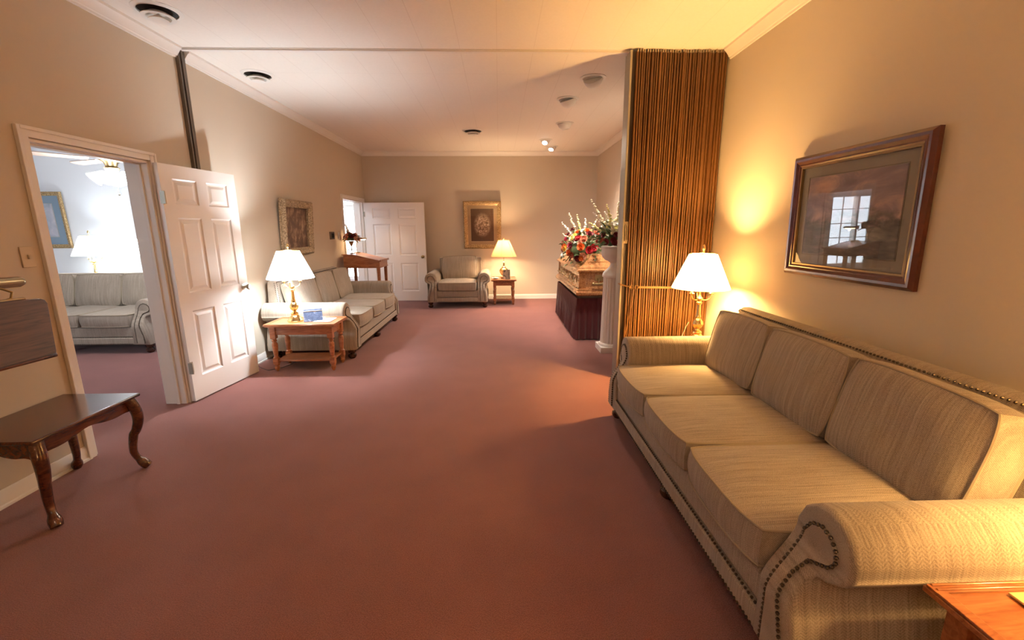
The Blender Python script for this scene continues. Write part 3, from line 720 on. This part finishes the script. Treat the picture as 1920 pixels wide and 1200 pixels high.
# ------------------------------------------------------------------ wall plates and cords
def plate(name, label, cat, y, z, w, h, mt, toggle=True):
    r = thing(name, label, cat, (XL, y, z)); MB().box(0, 0.007, -w/2, w/2, -h/2, h/2).build('cover_plate', mt, r, bevel=0.002)
    if toggle: MB().box(0.007, 0.018, -0.006, 0.006, -0.012, 0.014).build('toggle', mt, r, bevel=0.002)
    return r
plate('light_switch', 'ivory light switch plate left of the first doorway', 'light switch', 2.675, 1.36, 0.075, 0.12, M_ivory)
plate('light_switch', 'small white light switch beside the far left doorway', 'light switch', 7.80, 1.40, 0.075, 0.12, M_white)
th = thing('thermostat', 'dark square wall control above the far arm of the left sofa', 'thermostat', (XL, 7.46, 1.41)); MB().box(0, 0.025, -0.085, 0.085, -0.062, 0.062).build('housing', M_bronze, th, bevel=0.004)
MB().box(0.025, 0.028, -0.05, 0.05, -0.035, 0.035).build('dial_face', M_black, th)
tag(MB().sweep([(XL+0.02, 4.60, 0.40), (XL+0.02, 4.66, 0.33), (XL+0.03, 4.72, 0.22), (XL+0.035, 4.70, 0.12), (XL+0.05, 4.78, 0.012), (XL+0.14, 4.70, 0.006), (XL+0.25, 4.62, 0.006), (XL+0.36, 4.72, 0.006), (XL+0.42, 4.9, 0.006)], 0.003, 6).build('power_cord', M_cord),
    'thin dark lamp cord running down the wall beside the open white door', 'cord')
tag(MB().sweep([(1.62, 3.60, TH+0.19), (1.60, 3.60, TH+0.15), (1.57, 3.59, TH+0.08), (1.54, 3.58, TH+0.003)], 0.003, 6).build('power_cord', M_candle),
    'pale cord hanging beside the brass lamp near the brown divider', 'cord')

# ------------------------------------------------------------------ ceiling fittings
def vent(label, x, y, r):
    root = thing('ceiling_vent', label, 'air vent', (x, y, ZC), 0, 'round ceiling air vents')
    MB().lathe([(0, -0.001), (r*0.97, -0.001), (r*0.97, -0.004), (0, -0.004)], (0, 0, 0), 40).build('duct_shade_disc', M_black, root)  # flat black disc stands in for the shade inside the duct
    m = MB()
    for ro, ri, z0, z1 in ((1.25, 1.0, 0, -0.012), (0.86, 0.62, -0.012, -0.048), (0.5, 0.0, -0.02, -0.066)):
        m.lathe([(r*max(ri, 0.001)*0.72, z0), (r*ro, z1+0.004), (r*ro, z1), (r*max(ri, 0.001), z1+0.001 if ri else z1), (r*max(ri, 0.001)*0.72, z0-0.002)] if ri < 1 else [(r*ri, z0), (r*ri, z1), (r*ro, z0-0.002), (r*ro, z0)], (0, 0, 0), 40)
    m.build('diffuser_rings', M_white, root)
vent('round white ceiling vent nearest the camera, above the first doorway', -2.44, 3.60, 0.125)
vent('round white ceiling vent just beyond the ceiling track at left', -2.44, 4.93, 0.125)
vent('round dark ceiling vent farthest away, toward the far wall', -0.40, 7.52, 0.14)
def eyeball(label, x, y, aim, lit, power, r=0.115, col=(1, 0.86, 0.72), size=105):
    root = thing('eyeball_downlight', label, 'ceiling light', (x, y, ZC), 0, 'eyeball ceiling lights')
    MB().lathe([(r*0.9, 0), (r*1.18, -0.001), (r*1.2, -0.006), (r*0.95, -0.012), (r*0.9, -0.008)], (0, 0, 0), 32).build('trim_ring', M_white, root)
    d = (Vector(aim)-Vector((x, y, ZC))).normalized(); Mr = d.to_track_quat('-Z', 'Y').to_matrix().to_4x4()
    c = Vector((0, 0, 0.0))
    prof = [(r*0.9*math.cos(t*PI/16), -r*0.9*math.sin(t*PI/16)) for t in range(0, 6)]
    rb = prof[-1][0]; prof += [(rb*0.92, prof[-1][1]-0.004), (rb*0.86, prof[-1][1]+0.02)]
    prof = [(0.001, 0.0)]+prof if False else prof
    MB().lathe(prof, c, 28, Mr).build('eyeball', M_white, root)
    if lit:
        z = prof[5][1]+0.004
        MB().lathe([(0, z), (rb*0.86, z), (rb*0.86, z-0.002), (0, z-0.002)], c, 24, Mr).build('lens', emis('lit_lens', (1, 0.97, 0.95), 9), root)
    spot('downlight_beam', Vector((x, y, ZC))+d*(r*1.0+0.02), aim, power, col, math.radians(size), 1.0, 0.05)
eyeball('white eyeball ceiling light nearest the folding divider', 1.01, 4.98, (2.0, 6.6, 1.2), False, 90)
eyeball('second white eyeball ceiling light from the folding divider', 0.865, 5.75, (1.9, 6.7, 0.6), False, 80)
eyeball('middle white eyeball ceiling light of the row', 1.01, 7.0, (1.6, 7.2, 0.6), False, 70)
eyeball('lit eyeball ceiling light, second from the far wall', 0.85, 8.25, (0.2, 6.4, 0.5), True, 110, 0.10)
eyeball('lit eyeball ceiling light nearest the far wall', 1.04, 8.88, (0.35, 7.6, 0.5), True, 110, 0.10)

# ------------------------------------------------------------------ casket on its bier
CX0, CX1, CY0, CY1, CZ = 1.02, 1.74, 5.72, 7.85, 0.62
M_ck = wood('carved_oak_casket', (0.22, 0.075, 0.025), (0.52, 0.25, 0.095), 0.25, (14, 3, 14), coat=0.5)
bier = thing('casket_bier', 'burgundy velvet skirted stand beneath the wooden casket', 'stand', ((CX0+CX1)/2, (CY0+CY1)/2, 0))
hx, hy = (CX1-CX0)/2-0.03, (CY1-CY0)/2-0.08
MB().box(-hx+0.04, hx-0.04, -hy+0.04, hy-0.04, 0.52, CZ-0.002).build('stand_top', M_bronze, bier)
per = []
for a, b in (((-hx, -hy), (hx, -hy)), ((hx, -hy), (hx, hy)), ((hx, hy), (-hx, hy)), ((-hx, hy), (-hx, -hy))):
    nn = int(math.dist(a, b)/0.012)
    for i in range(nn): t = i/nn; per.append((a[0]+(b[0]-a[0])*t, a[1]+(b[1]-a[1])*t, Vector((b[1]-a[1], -(b[0]-a[0]), 0)).normalized()))
vs = []; fs = []; n = len(per)
for r in range(9):
    z = 0.58-0.565*r/8; amp = 0.004+0.014*r/8
    for k, (x, y, nv) in enumerate(per):
        o = amp*math.sin(k*0.9+0.4*math.sin(k*0.23))+0.02*r/8; vs.append((x+nv.x*o, y+nv.y*o, z))
for r in range(8):
    for k in range(n): j = (k+1) % n; fs.append((r*n+k, r*n+j, (r+1)*n+j, (r+1)*n+k))
MB().add(vs, fs).build('velvet_skirt', M_velvet, bier)
ck = thing('casket', 'carved golden oak casket with closed lid and side handle bars', 'casket', ((CX0+CX1)/2, (CY0+CY1)/2, CZ))
hx, hy = (CX1-CX0)/2, (CY1-CY0)/2
def rloft(m, rings):
    vs = []; fs = []
    for ix, iy, z in rings: vs += [(-ix, -iy, z), (ix, -iy, z), (ix, iy, z), (-ix, iy, z)]
    for r in range(len(rings)-1):
        for k in range(4): j = (k+1) % 4; fs.append((r*4+k, r*4+j, r*4+4+j, r*4+4+k))
    fs.append((3, 2, 1, 0)); e = (len(rings)-1)*4; fs.append((e, e+1, e+2, e+3)); return m.add(vs, fs, False)
def R(d, z): return (hx-d, hy-d, z)
rloft(MB(), [R(0.03, 0.0), R(0.0, 0.02), R(0.0, 0.05), R(0.02, 0.065), R(0.025, 0.085), R(0.045, 0.095)]).build('base_moulding', M_ck, ck, sharp=15)
rloft(MB(), [R(0.045, 0.095), R(0.055, 0.12), R(0.055, 0.30), R(0.04, 0.315)]).build('body', M_ck, ck, sharp=15)
rloft(MB(), [R(0.04, 0.316), R(0.015, 0.325), R(0.015, 0.345), R(0.04, 0.36), R(0.05, 0.38), R(0.14, 0.435), R(0.145, 0.45), R(0.16, 0.458), R(0.235, 0.515), R(0.245, 0.53), R(0.30, 0.535)]).build('lid', M_ck, ck, sharp=15)
m = MB()
for sx in (-1, 1):
    for sy in (-1, 1):
        x, y = sx*(hx-0.05), sy*(hy-0.05)
        m = MB(); m.box(min(x, x-sx*0.09), max(x, x-sx*0.09), y-0.006, y+0.006, 0.105, 0.30).box(x-0.006, x+0.006, min(y, y-sy*0.09), max(y, y-sy*0.09), 0.105, 0.30).build('corner_panel', M_ck, ck, bevel=0.003)

for s in (-1, 1):
    xx = s*(hx-0.055)
    for y0 in (-0.82, -0.42, -0.02, 0.38):
        b = MB().sweep([(xx+s*0.05, y0+0.02, 0.17), (xx+s*0.05, y0+0.36, 0.17)], 0.013, 10)
        for yy in (y0+0.04, y0+0.34): b.box(xx+s*0.0-0.006, xx+s*0.0+0.006, yy-0.02, yy+0.02, 0.15, 0.25)
        for yy in (y0+0.04, y0+0.34): b.sweep([(xx, yy, 0.23), (xx+s*0.04, yy, 0.225), (xx+s*0.05, yy, 0.17)], 0.008, 6)
        b.build('handle', M_dbrass, ck)
yy = -(hy-0.055)
b = MB().sweep([(-0.14, yy-0.05, 0.16), (0.14, yy-0.05, 0.16)], 0.016, 10)
for x in (-0.13, 0.0, 0.13): b.ball((x, yy-0.05, 0.16), 0.026, 10, 6)
b.box(-0.10, 0.10, yy-0.006, yy+0.002, 0.20, 0.28)
for x in (-0.06, 0.06): b.sweep([(x, yy, 0.23), (x, yy-0.04, 0.22), (x, yy-0.05, 0.16)], 0.008, 6)
b.build('handle', M_dbrass, ck)

# ------------------------------------------------------------------ pedestal and urn
pd = thing('fluted_pedestal', 'white fluted plaster column pedestal in front of the casket', 'pedestal', (1.39, 5.27, 0))
MB().box(-0.155, 0.155, -0.155, 0.155, 0, 0.075).build('plinth', M_plaster, pd, bevel=0.004)
def flute(k, s): return 1-0.055*(0.5+0.5*math.cos(k*PI*2/5))
MB().lathe([(.145, .075), (.15, .085), (.145, .1), (.13, .108)], (0, 0, 0), 40).build('base_ring', M_plaster, pd)
MB().lathe([(.13, .108), (.126, .3), (.12, .6), (.117, .925)], (0, 0, 0), 100, rfun=flute).build('fluted_shaft', M_plaster, pd)
MB().lathe([(.117, .925), (.13, .93), (.13, .95)], (0, 0, 0), 40).build('cap', M_plaster, pd)
ur = thing('plaster_urn', 'white plaster urn on top of the fluted column', 'urn', (1.39, 5.27, 0.95))
MB().lathe([(0, 0), (.13, 0), (.125, .02), (.105, .05), (.065, .085), (.042, .115), (.040, .145), (.055, .162), (.11, .188), (.142, .225), (.152, .27), (.150, .32), (.157, .33), (.157, .345), (.145, .35), (.12, .34), (.10, .31), (0, .28)], (0, 0, 0), 48, rfun=lambda k, s: 1+0.012*math.cos(k*PI/2)).build('vessel', M_plaster, ur)

# ------------------------------------------------------------------ flowers
def petal_flower(rng, c, r, d, npet=7, layers=3):
    m = MB(); q = Vector(d).to_track_quat('Z', 'Y').to_matrix(); c = Vector(c)
    for l in range(layers):
        lr = r*(1-0.28*l); tiltv = 0.25+0.38*l
        for k in range(npet-l):
            a = 2*PI*k/(npet-l)+l*0.5+rng.uniform(-.1, .1); w = lr*0.48
            ca, sa = math.cos(a), math.sin(a); vs = []
            for i, (t, ww) in enumerate(((0.05, 0.25), (0.5, 1.0), (0.9, 0.85), (1.05, 0.3))):
                rad = lr*t*math.cos(tiltv*t); zz = lr*math.sin(tiltv*t*1.3)*t+0.15*r*l
                for sgn in (-1, 0, 1):
                    p = Vector((ca*rad-sa*w*ww*sgn, sa*rad+ca*w*ww*sgn, zz+(0.12*lr if sgn else 0)))
                    vs.append(c+q @ p)
            fs = []
            for i in range(3):
                for j in range(2): fs.append((i*3+j, i*3+j+1, i*3+4+j, i*3+3+j))
            m.add(vs, fs, True)
    m.ball(c+q @ Vector((0, 0, r*0.3)), r*0.34, 8, 5)
    return m
FC = {'red': (0.42, 0.012, 0.02), 'wine': (0.16, 0.012, 0.02), 'orange': (0.72, 0.17, 0.03), 'rust': (0.42, 0.12, 0.06), 'yellow': (0.85, 0.62, 0.12), 'cream': (0.82, 0.76, 0.55), 'peach': (0.66, 0.34, 0.22), 'pink': (0.60, 0.03, 0.10), 'white': (0.84, 0.82, 0.76), 'lemon': (0.82, 0.78, 0.36)}
FM = {k: mat(k+'_petals', v, 0.6) for k, v in FC.items()}
def leaf(m, rng, c, d, l, w):
    d = Vector(d).normalized(); s = d.cross(Vector((rng.uniform(-1, 1), rng.uniform(-1, 1), 1))).normalized(); nn = s.cross(d); c = Vector(c)
    vs = [c]; 
    for t, ww in ((.35, 1), (.7, .7)): vs += [c+d*l*t-s*w*ww+nn*0.01, c+d*l*t+nn*-0.004, c+d*l*t+s*w*ww+nn*0.01]
    vs.append(c+d*l-nn*0.02*l*5)
    m.add(vs, [(0, 2, 1), (0, 3, 2), (1, 2, 5, 4), (2, 3, 6, 5), (4, 5, 7), (5, 6, 7)], True)
def arrangement(root, rng, centre, rad, blooms, spikes, nleaf, lowleaf=0.0):
    C = Vector(centre)
    m = MB(); m2 = MB()
    for i in range(nleaf):
        a = rng.uniform(0, 2*PI); e = rng.uniform(-0.25-lowleaf, 1.3)
        d = Vector((math.cos(a)*math.cos(e), math.sin(a)*math.cos(e), math.sin(e)))
        p = C+Vector((d.x*rad[0], d.y*rad[1], d.z*rad[2]))*rng.uniform(0.35, 0.9)
        leaf(m if rng.random() < 0.65 else m2, rng, p, d+Vector((rng.uniform(-.5, .5), rng.uniform(-.5, .5), rng.uniform(-.6, .3))), rng.uniform(.06, .12), rng.uniform(.012, .024))
    for z in range(6): m.ball(C+Vector((rng.uniform(-.4, .4)*rad[0], rng.uniform(-.4, .4)*rad[1], rad[2]*0.1)), min(rad)*0.35, 8, 6)
    o = m.build('foliage', M_leaf, root); o['kind'] = 'stuff'; o = m2.build('pale_foliage', M_leaf2, root); o['kind'] = 'stuff'
    for nm, colr, az, el, f, r in blooms:
        d = Vector((math.cos(az)*math.cos(el), math.sin(az)*math.cos(el), math.sin(el)))
        p = C+Vector((d.x*rad[0], d.y*rad[1], d.z*rad[2]))*f
        petal_flower(rng, p, r, d, 6 if nm == 'lily' else 8, 2 if nm == 'lily' else 3).build(nm, FM[colr], root, sharp=80)
    for az, el, ln, colr in spikes:
        d = Vector((math.cos(az)*math.cos(el), math.sin(az)*math.cos(el), math.sin(el)))
        s0 = C; pts = [s0+d*ln*t+Vector((0, 0, -0.05*t*t*ln)) for t in (0, .3, .6, .85, 1)]
        st = MB().sweep(pts, [0.004, 0.004, 0.003, 0.002, 0.001], 5).build('stem', M_leaf2, root)
        bm_ = MB()
        for k in range(14):
            t = 0.42+0.58*k/13; p = s0+d*ln*t+Vector((0, 0, -0.05*t*t*ln)); rr_ = 0.026*(1.15-t)+0.007
            bm_.ball(p+Vector((rng.uniform(-1, 1), rng.uniform(-1, 1), rng.uniform(-1, 1)))*0.018*(1.3-t), rr_, 7, 4, (1, 1, 0.8))
        bm_.build('blossoms', FM[colr], st)
rng = random.Random(11)
fa = thing('urn_flowers', 'cream and wine flower arrangement in the plaster urn on the column', 'flower arrangement', (1.39, 5.27, 1.24))
bl = []
for i in range(34):
    az = rng.uniform(PI*0.85, PI*2.15); el = rng.uniform(0.0, 1.35)
    c = rng.choice(['wine', 'red', 'rust', 'peach', 'wine']) if el < 0.45 else rng.choice(['cream', 'white', 'lemon', 'cream', 'rust', 'white', 'lemon'])
    bl.append((rng.choice(['rose', 'carnation']), c, az, el, rng.uniform(0.72, 1.0), rng.uniform(0.028, 0.042)))
sp = [(PI*1.0, 1.05, 0.60, 'cream'), (PI*0.98, 0.95, 0.46, 'white'), (PI*1.25, 1.15, 0.50, 'lemon'), (PI*1.5, 1.35, 0.50, 'cream'), (PI*0.1, 1.15, 0.62, 'white'), (PI*1.9, 1.2, 0.56, 'cream'), (PI*0.9, 0.7, 0.40, 'lemon'), (0.1, 0.8, 0.40, 'cream'), (PI*1.1, 1.2, 0.40, 'white'), (PI*1.8, 1.35, 0.42, 'lemon'), (PI*1.6, 1.0, 0.3, 'white'), (PI*1.35, 0.9, 0.32, 'cream')]
arrangement(fa, rng, (0, 0, 0.10), (0.21, 0.20, 0.27), bl, sp, 130)
cs = thing('casket_spray', 'red, orange and yellow flower spray lying on the casket lid', 'flower arrangement', ((CX0+CX1)/2-0.14, 6.42, CZ+0.53))
bl = []
for i in range(58):
    az = rng.uniform(PI*0.65, PI*2.1); el = rng.uniform(-0.2, 1.3)
    c = rng.choice(['red', 'orange', 'rust', 'pink', 'wine', 'peach', 'red', 'wine', 'orange']) if rng.random() < 0.8 else rng.choice(['yellow', 'lemon', 'cream', 'white'])
    bl.append((rng.choice(['rose', 'carnation', 'lily']), c, az, el, rng.uniform(0.78, 1.0), rng.uniform(0.036, 0.055)))
sp = [(PI*0.98, 1.2, 0.62, 'cream'), (PI*1.0, 0.95, 0.55, 'white'), (PI*0.6, 1.2, 0.6, 'lemon'), (0.1, 0.95, 0.6, 'white'), (PI*0.95, 0.75, 0.42, 'cream'), (0.2, 1.2, 0.52, 'cream'), (PI*1.5, 1.4, 0.5, 'white')]
arrangement(cs, rng, (0, 0, 0.02), (0.37, 0.64, 0.36), bl, sp, 220, 0.25)

# ------------------------------------------------------------------ register desk at far left
dk = thing('register_desk', 'light wood slant-top register desk between the left sofa and far door', 'desk', (-2.40, 7.98, 0))
hx, hy = 0.31, 0.27      # slant falls toward +x
z1, z0 = 1.08, 0.965
m = MB(); m.prism([(-hx, 0.86), (hx, 0.86), (hx, z0-0.01), (-hx+0.16, z1-0.01), (-hx, z1-0.01)], 'y', -hy, hy); m.build('desk_box', M_oak, dk, bevel=0.003)
m = MB(); m.prism([(-hx-0.02, z1-0.012), (-hx+0.165, z1-0.012), (hx+0.03, z0-0.014), (hx+0.03, z0+0.004), (-hx+0.165, z1+0.006), (-hx-0.02, z1+0.006)], 'y', -hy-0.02, hy+0.02)
m.box(hx+0.012, hx+0.03, -hy-0.02, hy+0.02, z0, z0+0.022); m.build('slanted_top', M_oak, dk, bevel=0.003)
MB().box(-hx-0.005, hx+0.012, -hy-0.012, hy+0.012, 0.845, 0.86).build('base_moulding', M_oak, dk, bevel=0.003)
for sx in (-1, 1):
    for sy in (-1, 1):
        x, y = sx*(hx-0.03), sy*(hy-0.03)
        rloft(MB(), [(0.016, 0.016, 0), (0.025, 0.025, 0.845)]); b = MB(); rloft(b, [(0.016, 0.016, 0), (0.025, 0.025, 0.846)]); xf(b, Matrix.Translation((x, y, 0))); b.build('leg', M_oak, dk)
vz = thing('glass_vase', 'small stemmed vase of dusty pink flowers on the register desk', 'vase', (-2.60, 7.86, 1.087))
MB().lathe([(0, 0), (.05, 0), (.045, .008), (.008, .02), (.008, .13), (.03, .17), (.05, .22), (.048, .222), (.02, .17), (0, .16)], (0, 0, 0), 20).build('stem_bowl', M_dbrass, vz)
r2 = random.Random(5); bl = [('rose', r2.choice(['peach', 'rust', 'wine', 'peach']), r2.uniform(0, 2*PI), r2.uniform(0, 1.3), r2.uniform(.7, 1), 0.04) for _ in range(26)]
arrangement(vz, r2, (0, 0, 0.25), (0.145, 0.16, 0.10), bl, [(PI*1.2, 1.3, 0.28, 'white')], 12)
dl = thing('desk_lamp', 'small lit brass reading lamp arched over the register desk', 'desk lamp', (-2.60, 8.15, 1.087))
MB().lathe([(0, 0), (.06, 0), (.06, .012), (.02, .02), (0, .02)], (0, 0, 0), 20).build('base', M_brass, dl)
MB().sweep([(0, 0, .01), (-.01, 0, .12), (0.02, 0, .22), (.10, 0, .26)], 0.006, 8).build('arm', M_brass, dl)
m = MB(); m.prism([(0.035*math.cos(a*PI/8)+.12, 0.035*math.sin(a*PI/8)+.245) for a in range(9)], 'y', -.13, .13); m.build('shade', M_brass, dl)
MB().sweep([(.12, -.11, .243), (.12, .11, .243)], 0.012, 8).build('bulb', M_bulb_w, dl)
point('desk_lamp_light', (.13, 0, .22), 2.5, SOFT, 0.02, dl)

# ------------------------------------------------------------------ lit register stand at the left edge
rs = thing('register_stand', 'dark slanted book stand with brass picture lamp at the left edge', 'lectern', (-2.38, 1.70, 0))
nn_ = Vector((0.30, 0, 0.09)).normalized()*0.02
cor = [(0, -0.02, 0.87), (0, 0.60, 0.853), (-0.003, 0.622, 0.862), (-0.006, 0.63, 0.88), (-0.083, 0.715, 1.125), (-0.088, 0.71, 1.145), (-0.09, 0.69, 1.155), (-0.093, 0.5, 1.17), (-0.093, -0.02, 1.17)]
vs = [Vector(c) for c in cor]+[Vector(c)-nn_ for c in cor]; k = len(cor)
MB().add(vs, [tuple(range(k)), tuple(range(2*k-1, k-1, -1))]+[(i, (i+1) % k, k+(i+1) % k, k+i) for i in range(k)], False).build('slanted_board', M_board, rs, bevel=0.003)
MB().sweep([(0.006, -0.02, 0.877), (0.006, 0.61, 0.861)], 0.010, 8).build('book_ledge', M_maho, rs)
MB().box(-0.16, -0.11, -0.02, 0.03, 0.02, 1.10).build('post', M_board, rs, bevel=0.004); MB().box(-0.33, -0.02, -0.10, 0.12, 0, 0.025).build('foot', M_board, rs, bevel=0.005)
b = MB().sweep([(-0.10, 0.52, 1.165), (-0.10, 0.56, 1.175), (-0.105, 0.575, 1.205), (-0.12, 0.55, 1.225), (-0.15, 0.53, 1.235)], 0.006, 8)
b.sweep([(-0.10, 0.3, 1.172), (-0.10, 0.62, 1.165)], 0.008, 8); b.build('lamp_arm', M_dbrass, rs)
MB().sweep([(-0.165, 0.1, 1.262), (-0.165, 0.672, 1.248), (-0.165, 0.69, 1.248), (-0.165, 0.70, 1.248)], [0.028, 0.028, 0.021, 0.008], 20).build('lamp_tube', M_dbrass, rs)

# ------------------------------------------------------------------ small things on the tables
def card(label, loc, rz, w, h, front, tilt=-0.25, name='photo_card', cat='card'):
    r = thing(name, label, cat, loc, rz); Mx = Matrix.Rotation(tilt, 4, 'X')
    MB().box(-w/2, w/2, 0, 0.003, 0, h, Mx).build('front_leaf', front, r)
    MB().box(-w/2, w/2, 0.0, 0.002, 0, h*0.8, Matrix.Translation((0, 0.075, 0)) @ Matrix.Rotation(0.25, 4, 'X')).build('back_leaf', M_white, r); return r
card('dark blue printed card standing beside the left brass lamp', (-2.03, 4.71, TH), 0.45, 0.19, 0.14, mottled('blue_photo', [(0.35, (0.03, 0.05, 0.11)), (0.55, (0.08, 0.11, 0.20)), (0.75, (0.5, 0.5, 0.55))], 18), -0.45)
tag(MB().box(-2.02, -1.84, 4.66, 4.88, TH-0.003, TH+0.004).build('magazine', mottled('magazine_cover', [(0.3, (0.55, 0.35, 0.25)), (0.5, (0.8, 0.75, 0.7)), (0.7, (0.25, 0.4, 0.4))], 14)),
    'flat colourful magazine lying on the oak end table', 'magazine')
fr = card('small standing family photo frame on the far end table', (0.15, 8.72, 0.515), 0.1, 0.14, 0.19, mottled('family_photo', [(0.35, (0.03, 0.03, 0.03)), (0.5, (0.25, 0.2, 0.15)), (0.65, (0.75, 0.62, 0.5))], 16, (1, 1, 0.5)), -0.15, 'standing_photo', 'photo')
tb = thing('glass_dish', 'low pale dish at the left of the far end table', 'dish', (-0.08, 8.85, 0.512)); MB().lathe([(0, 0), (.05, 0), (.08, .02), (.078, .022), (.03, .01), (.03, .03), (0, .04)], (0, 0, 0), 18).build('bowl', M_white, tb)
tag(MB().box(1.375, 1.62, 0.68, 0.965, TH, TH+0.006).build('paper_folder', mat('tan_paper', (0.72, 0.50, 0.22), 0.6), bevel=0.001), 'tan paper folder on the near right end table', 'folder')
bpy.data.objects['paper_folder'].location = (0, 0, 0)

# ------------------------------------------------------------------ next room: console, lamps, ceiling fan
ct = thing('console_table', 'long cream console table behind the sofa in the next room', 'console table', (-5.6, 6.80, 0)); M_cream = mat('cream_paint', (0.84, 0.80, 0.70), 0.45)
MB().box(-1.25, 1.25, -0.2, 0.2, 0.63, 0.67).build('tabletop', M_cream, ct, bevel=0.005)
MB().box(-1.2, 1.2, -0.16, 0.16, 0.54, 0.63).build('apron', M_cream, ct)
for sx in (-1, 1):
    for sy in (-1, 1): MB().box(sx*1.17-0.03, sx*1.17+0.03, sy*0.14-0.02, sy*0.14+0.02, 0, 0.54).build('leg', M_cream, ct)
ol = brass_lamp('brass lamp with white shade on the console in the next room', (-6.12, 6.80, 0.67), 0.2, M_shade_c, M_bulb_c, 13, COOL)
o2 = dup(ol, (-5.26, 6.80, 0.67), 0.8, 'second lamp on the next room console, half hidden by the door jamb')
fan = thing('ceiling_fan', 'ceiling fan with lit frosted glass shades in the next room', 'ceiling fan', (-4.12, 5.0, -0.09))
MB().lathe([(0.06, ZC+0.089), (0.055, ZC+0.05), (0.03, ZC+0.02), (0.014, ZC), (0.014, 2.46), (0.06, 2.44), (0.10, 2.40), (0.105, 2.34), (0.06, 2.30), (0.05, 2.27), (0.07, 2.25), (0.05, 2.22), (0.01, 2.20)], (0, 0, 0), 24).build('motor_housing', M_dbrass, fan)
for k in range(5):
    a = k*2*PI/5+2.75; c, s = math.cos(a), math.sin(a); Mz = Matrix.Rotation(a, 4, 'Z') @ Matrix.Rotation(0.16, 4, 'X')
    b = MB(); b.prism([(0.17, -0.045), (0.6, -0.065), (0.64, -0.04), (0.65, 0.0), (0.64, 0.04), (0.6, 0.065), (0.17, 0.045)], 'z', -0.004, 0.004); b.v = [tuple(Mz @ Vector(p)+Vector((0, 0, 2.335))) for p in b.v]
    b.build('blade', mat('fan_blade', (0.55, 0.42, 0.34), 0.4), fan)
M_frost = shade_mat('frosted_glass', (0.85, 0.85, 0.85), (1, 0.98, 0.94), 2.5, 0.5)
for k in range(4):
    a = k*PI/2+0.4; c, s = math.cos(a), math.sin(a)
    Mr = Matrix.Rotation(a, 4, 'Z') @ Matrix.Rotation(math.radians(130), 4, 'Y')
    MB().lathe([(.02, 0), (.03, .02), (.05, .07), (.075, .12), (.08, .125), (.072, .12)], (c*0.07, s*0.07, 2.21), 16, Mr).build('glass_shade', M_frost, fan)
MB().sweep([(0.03, 0.0, 2.2), (0.03, 0, 1.99)], 0.0015, 5).ball((0.03, 0, 1.98), 0.010, 8, 6).build('pull_chain', M_dbrass, fan)
point('fan_light', (0, 0, 2.06), 26, (0.95, 0.97, 1.0), 0.06, fan)
# a second-room ceiling light, then unseen lamps added behind the viewpoint as fill
cl = thing('ceiling_globe', 'round frosted ceiling light in the room beyond the far doorway', 'ceiling light', (-4.2, 9.0, ZC))
MB().lathe([(0, -0.14), (.10, -0.12), (.15, -0.05), (.16, -0.001), (0, -0.001)], (0, 0, 0), 24).build('globe', M_frost, cl)
point('ceiling_globe_light', (0, 0, -0.22), 30, (0.9, 0.95, 1), 0.08, cl)
end_table('end table behind the viewpoint', -0.4, 0.3, -2.45, -2.0, TH, M_oak)
brass_lamp('brass lamp added as unseen fill on the end table behind the viewpoint', (-0.05, -2.22, TH-0.004), 0.0, M_shade_w, M_bulb_w, P_FILL_LAMP, SOFT)  # lamp added to brighten the near part of the room

hl = thing('fill_ceiling_light', 'round flush ceiling light added behind the viewpoint as fill', 'ceiling light', (-0.4, -0.9, ZC))  # made-up fixture, added for soft warm fill
MB().lathe([(0, -0.10), (.12, -0.085), (.17, -0.03), (.18, -0.001), (0, -0.001)], (0, 0, 0), 24).build('globe', M_white, hl)
point('fill_light', (0, 0, -0.32), P_FILL_CEIL, (1.0, 0.74, 0.5), 0.15, hl)
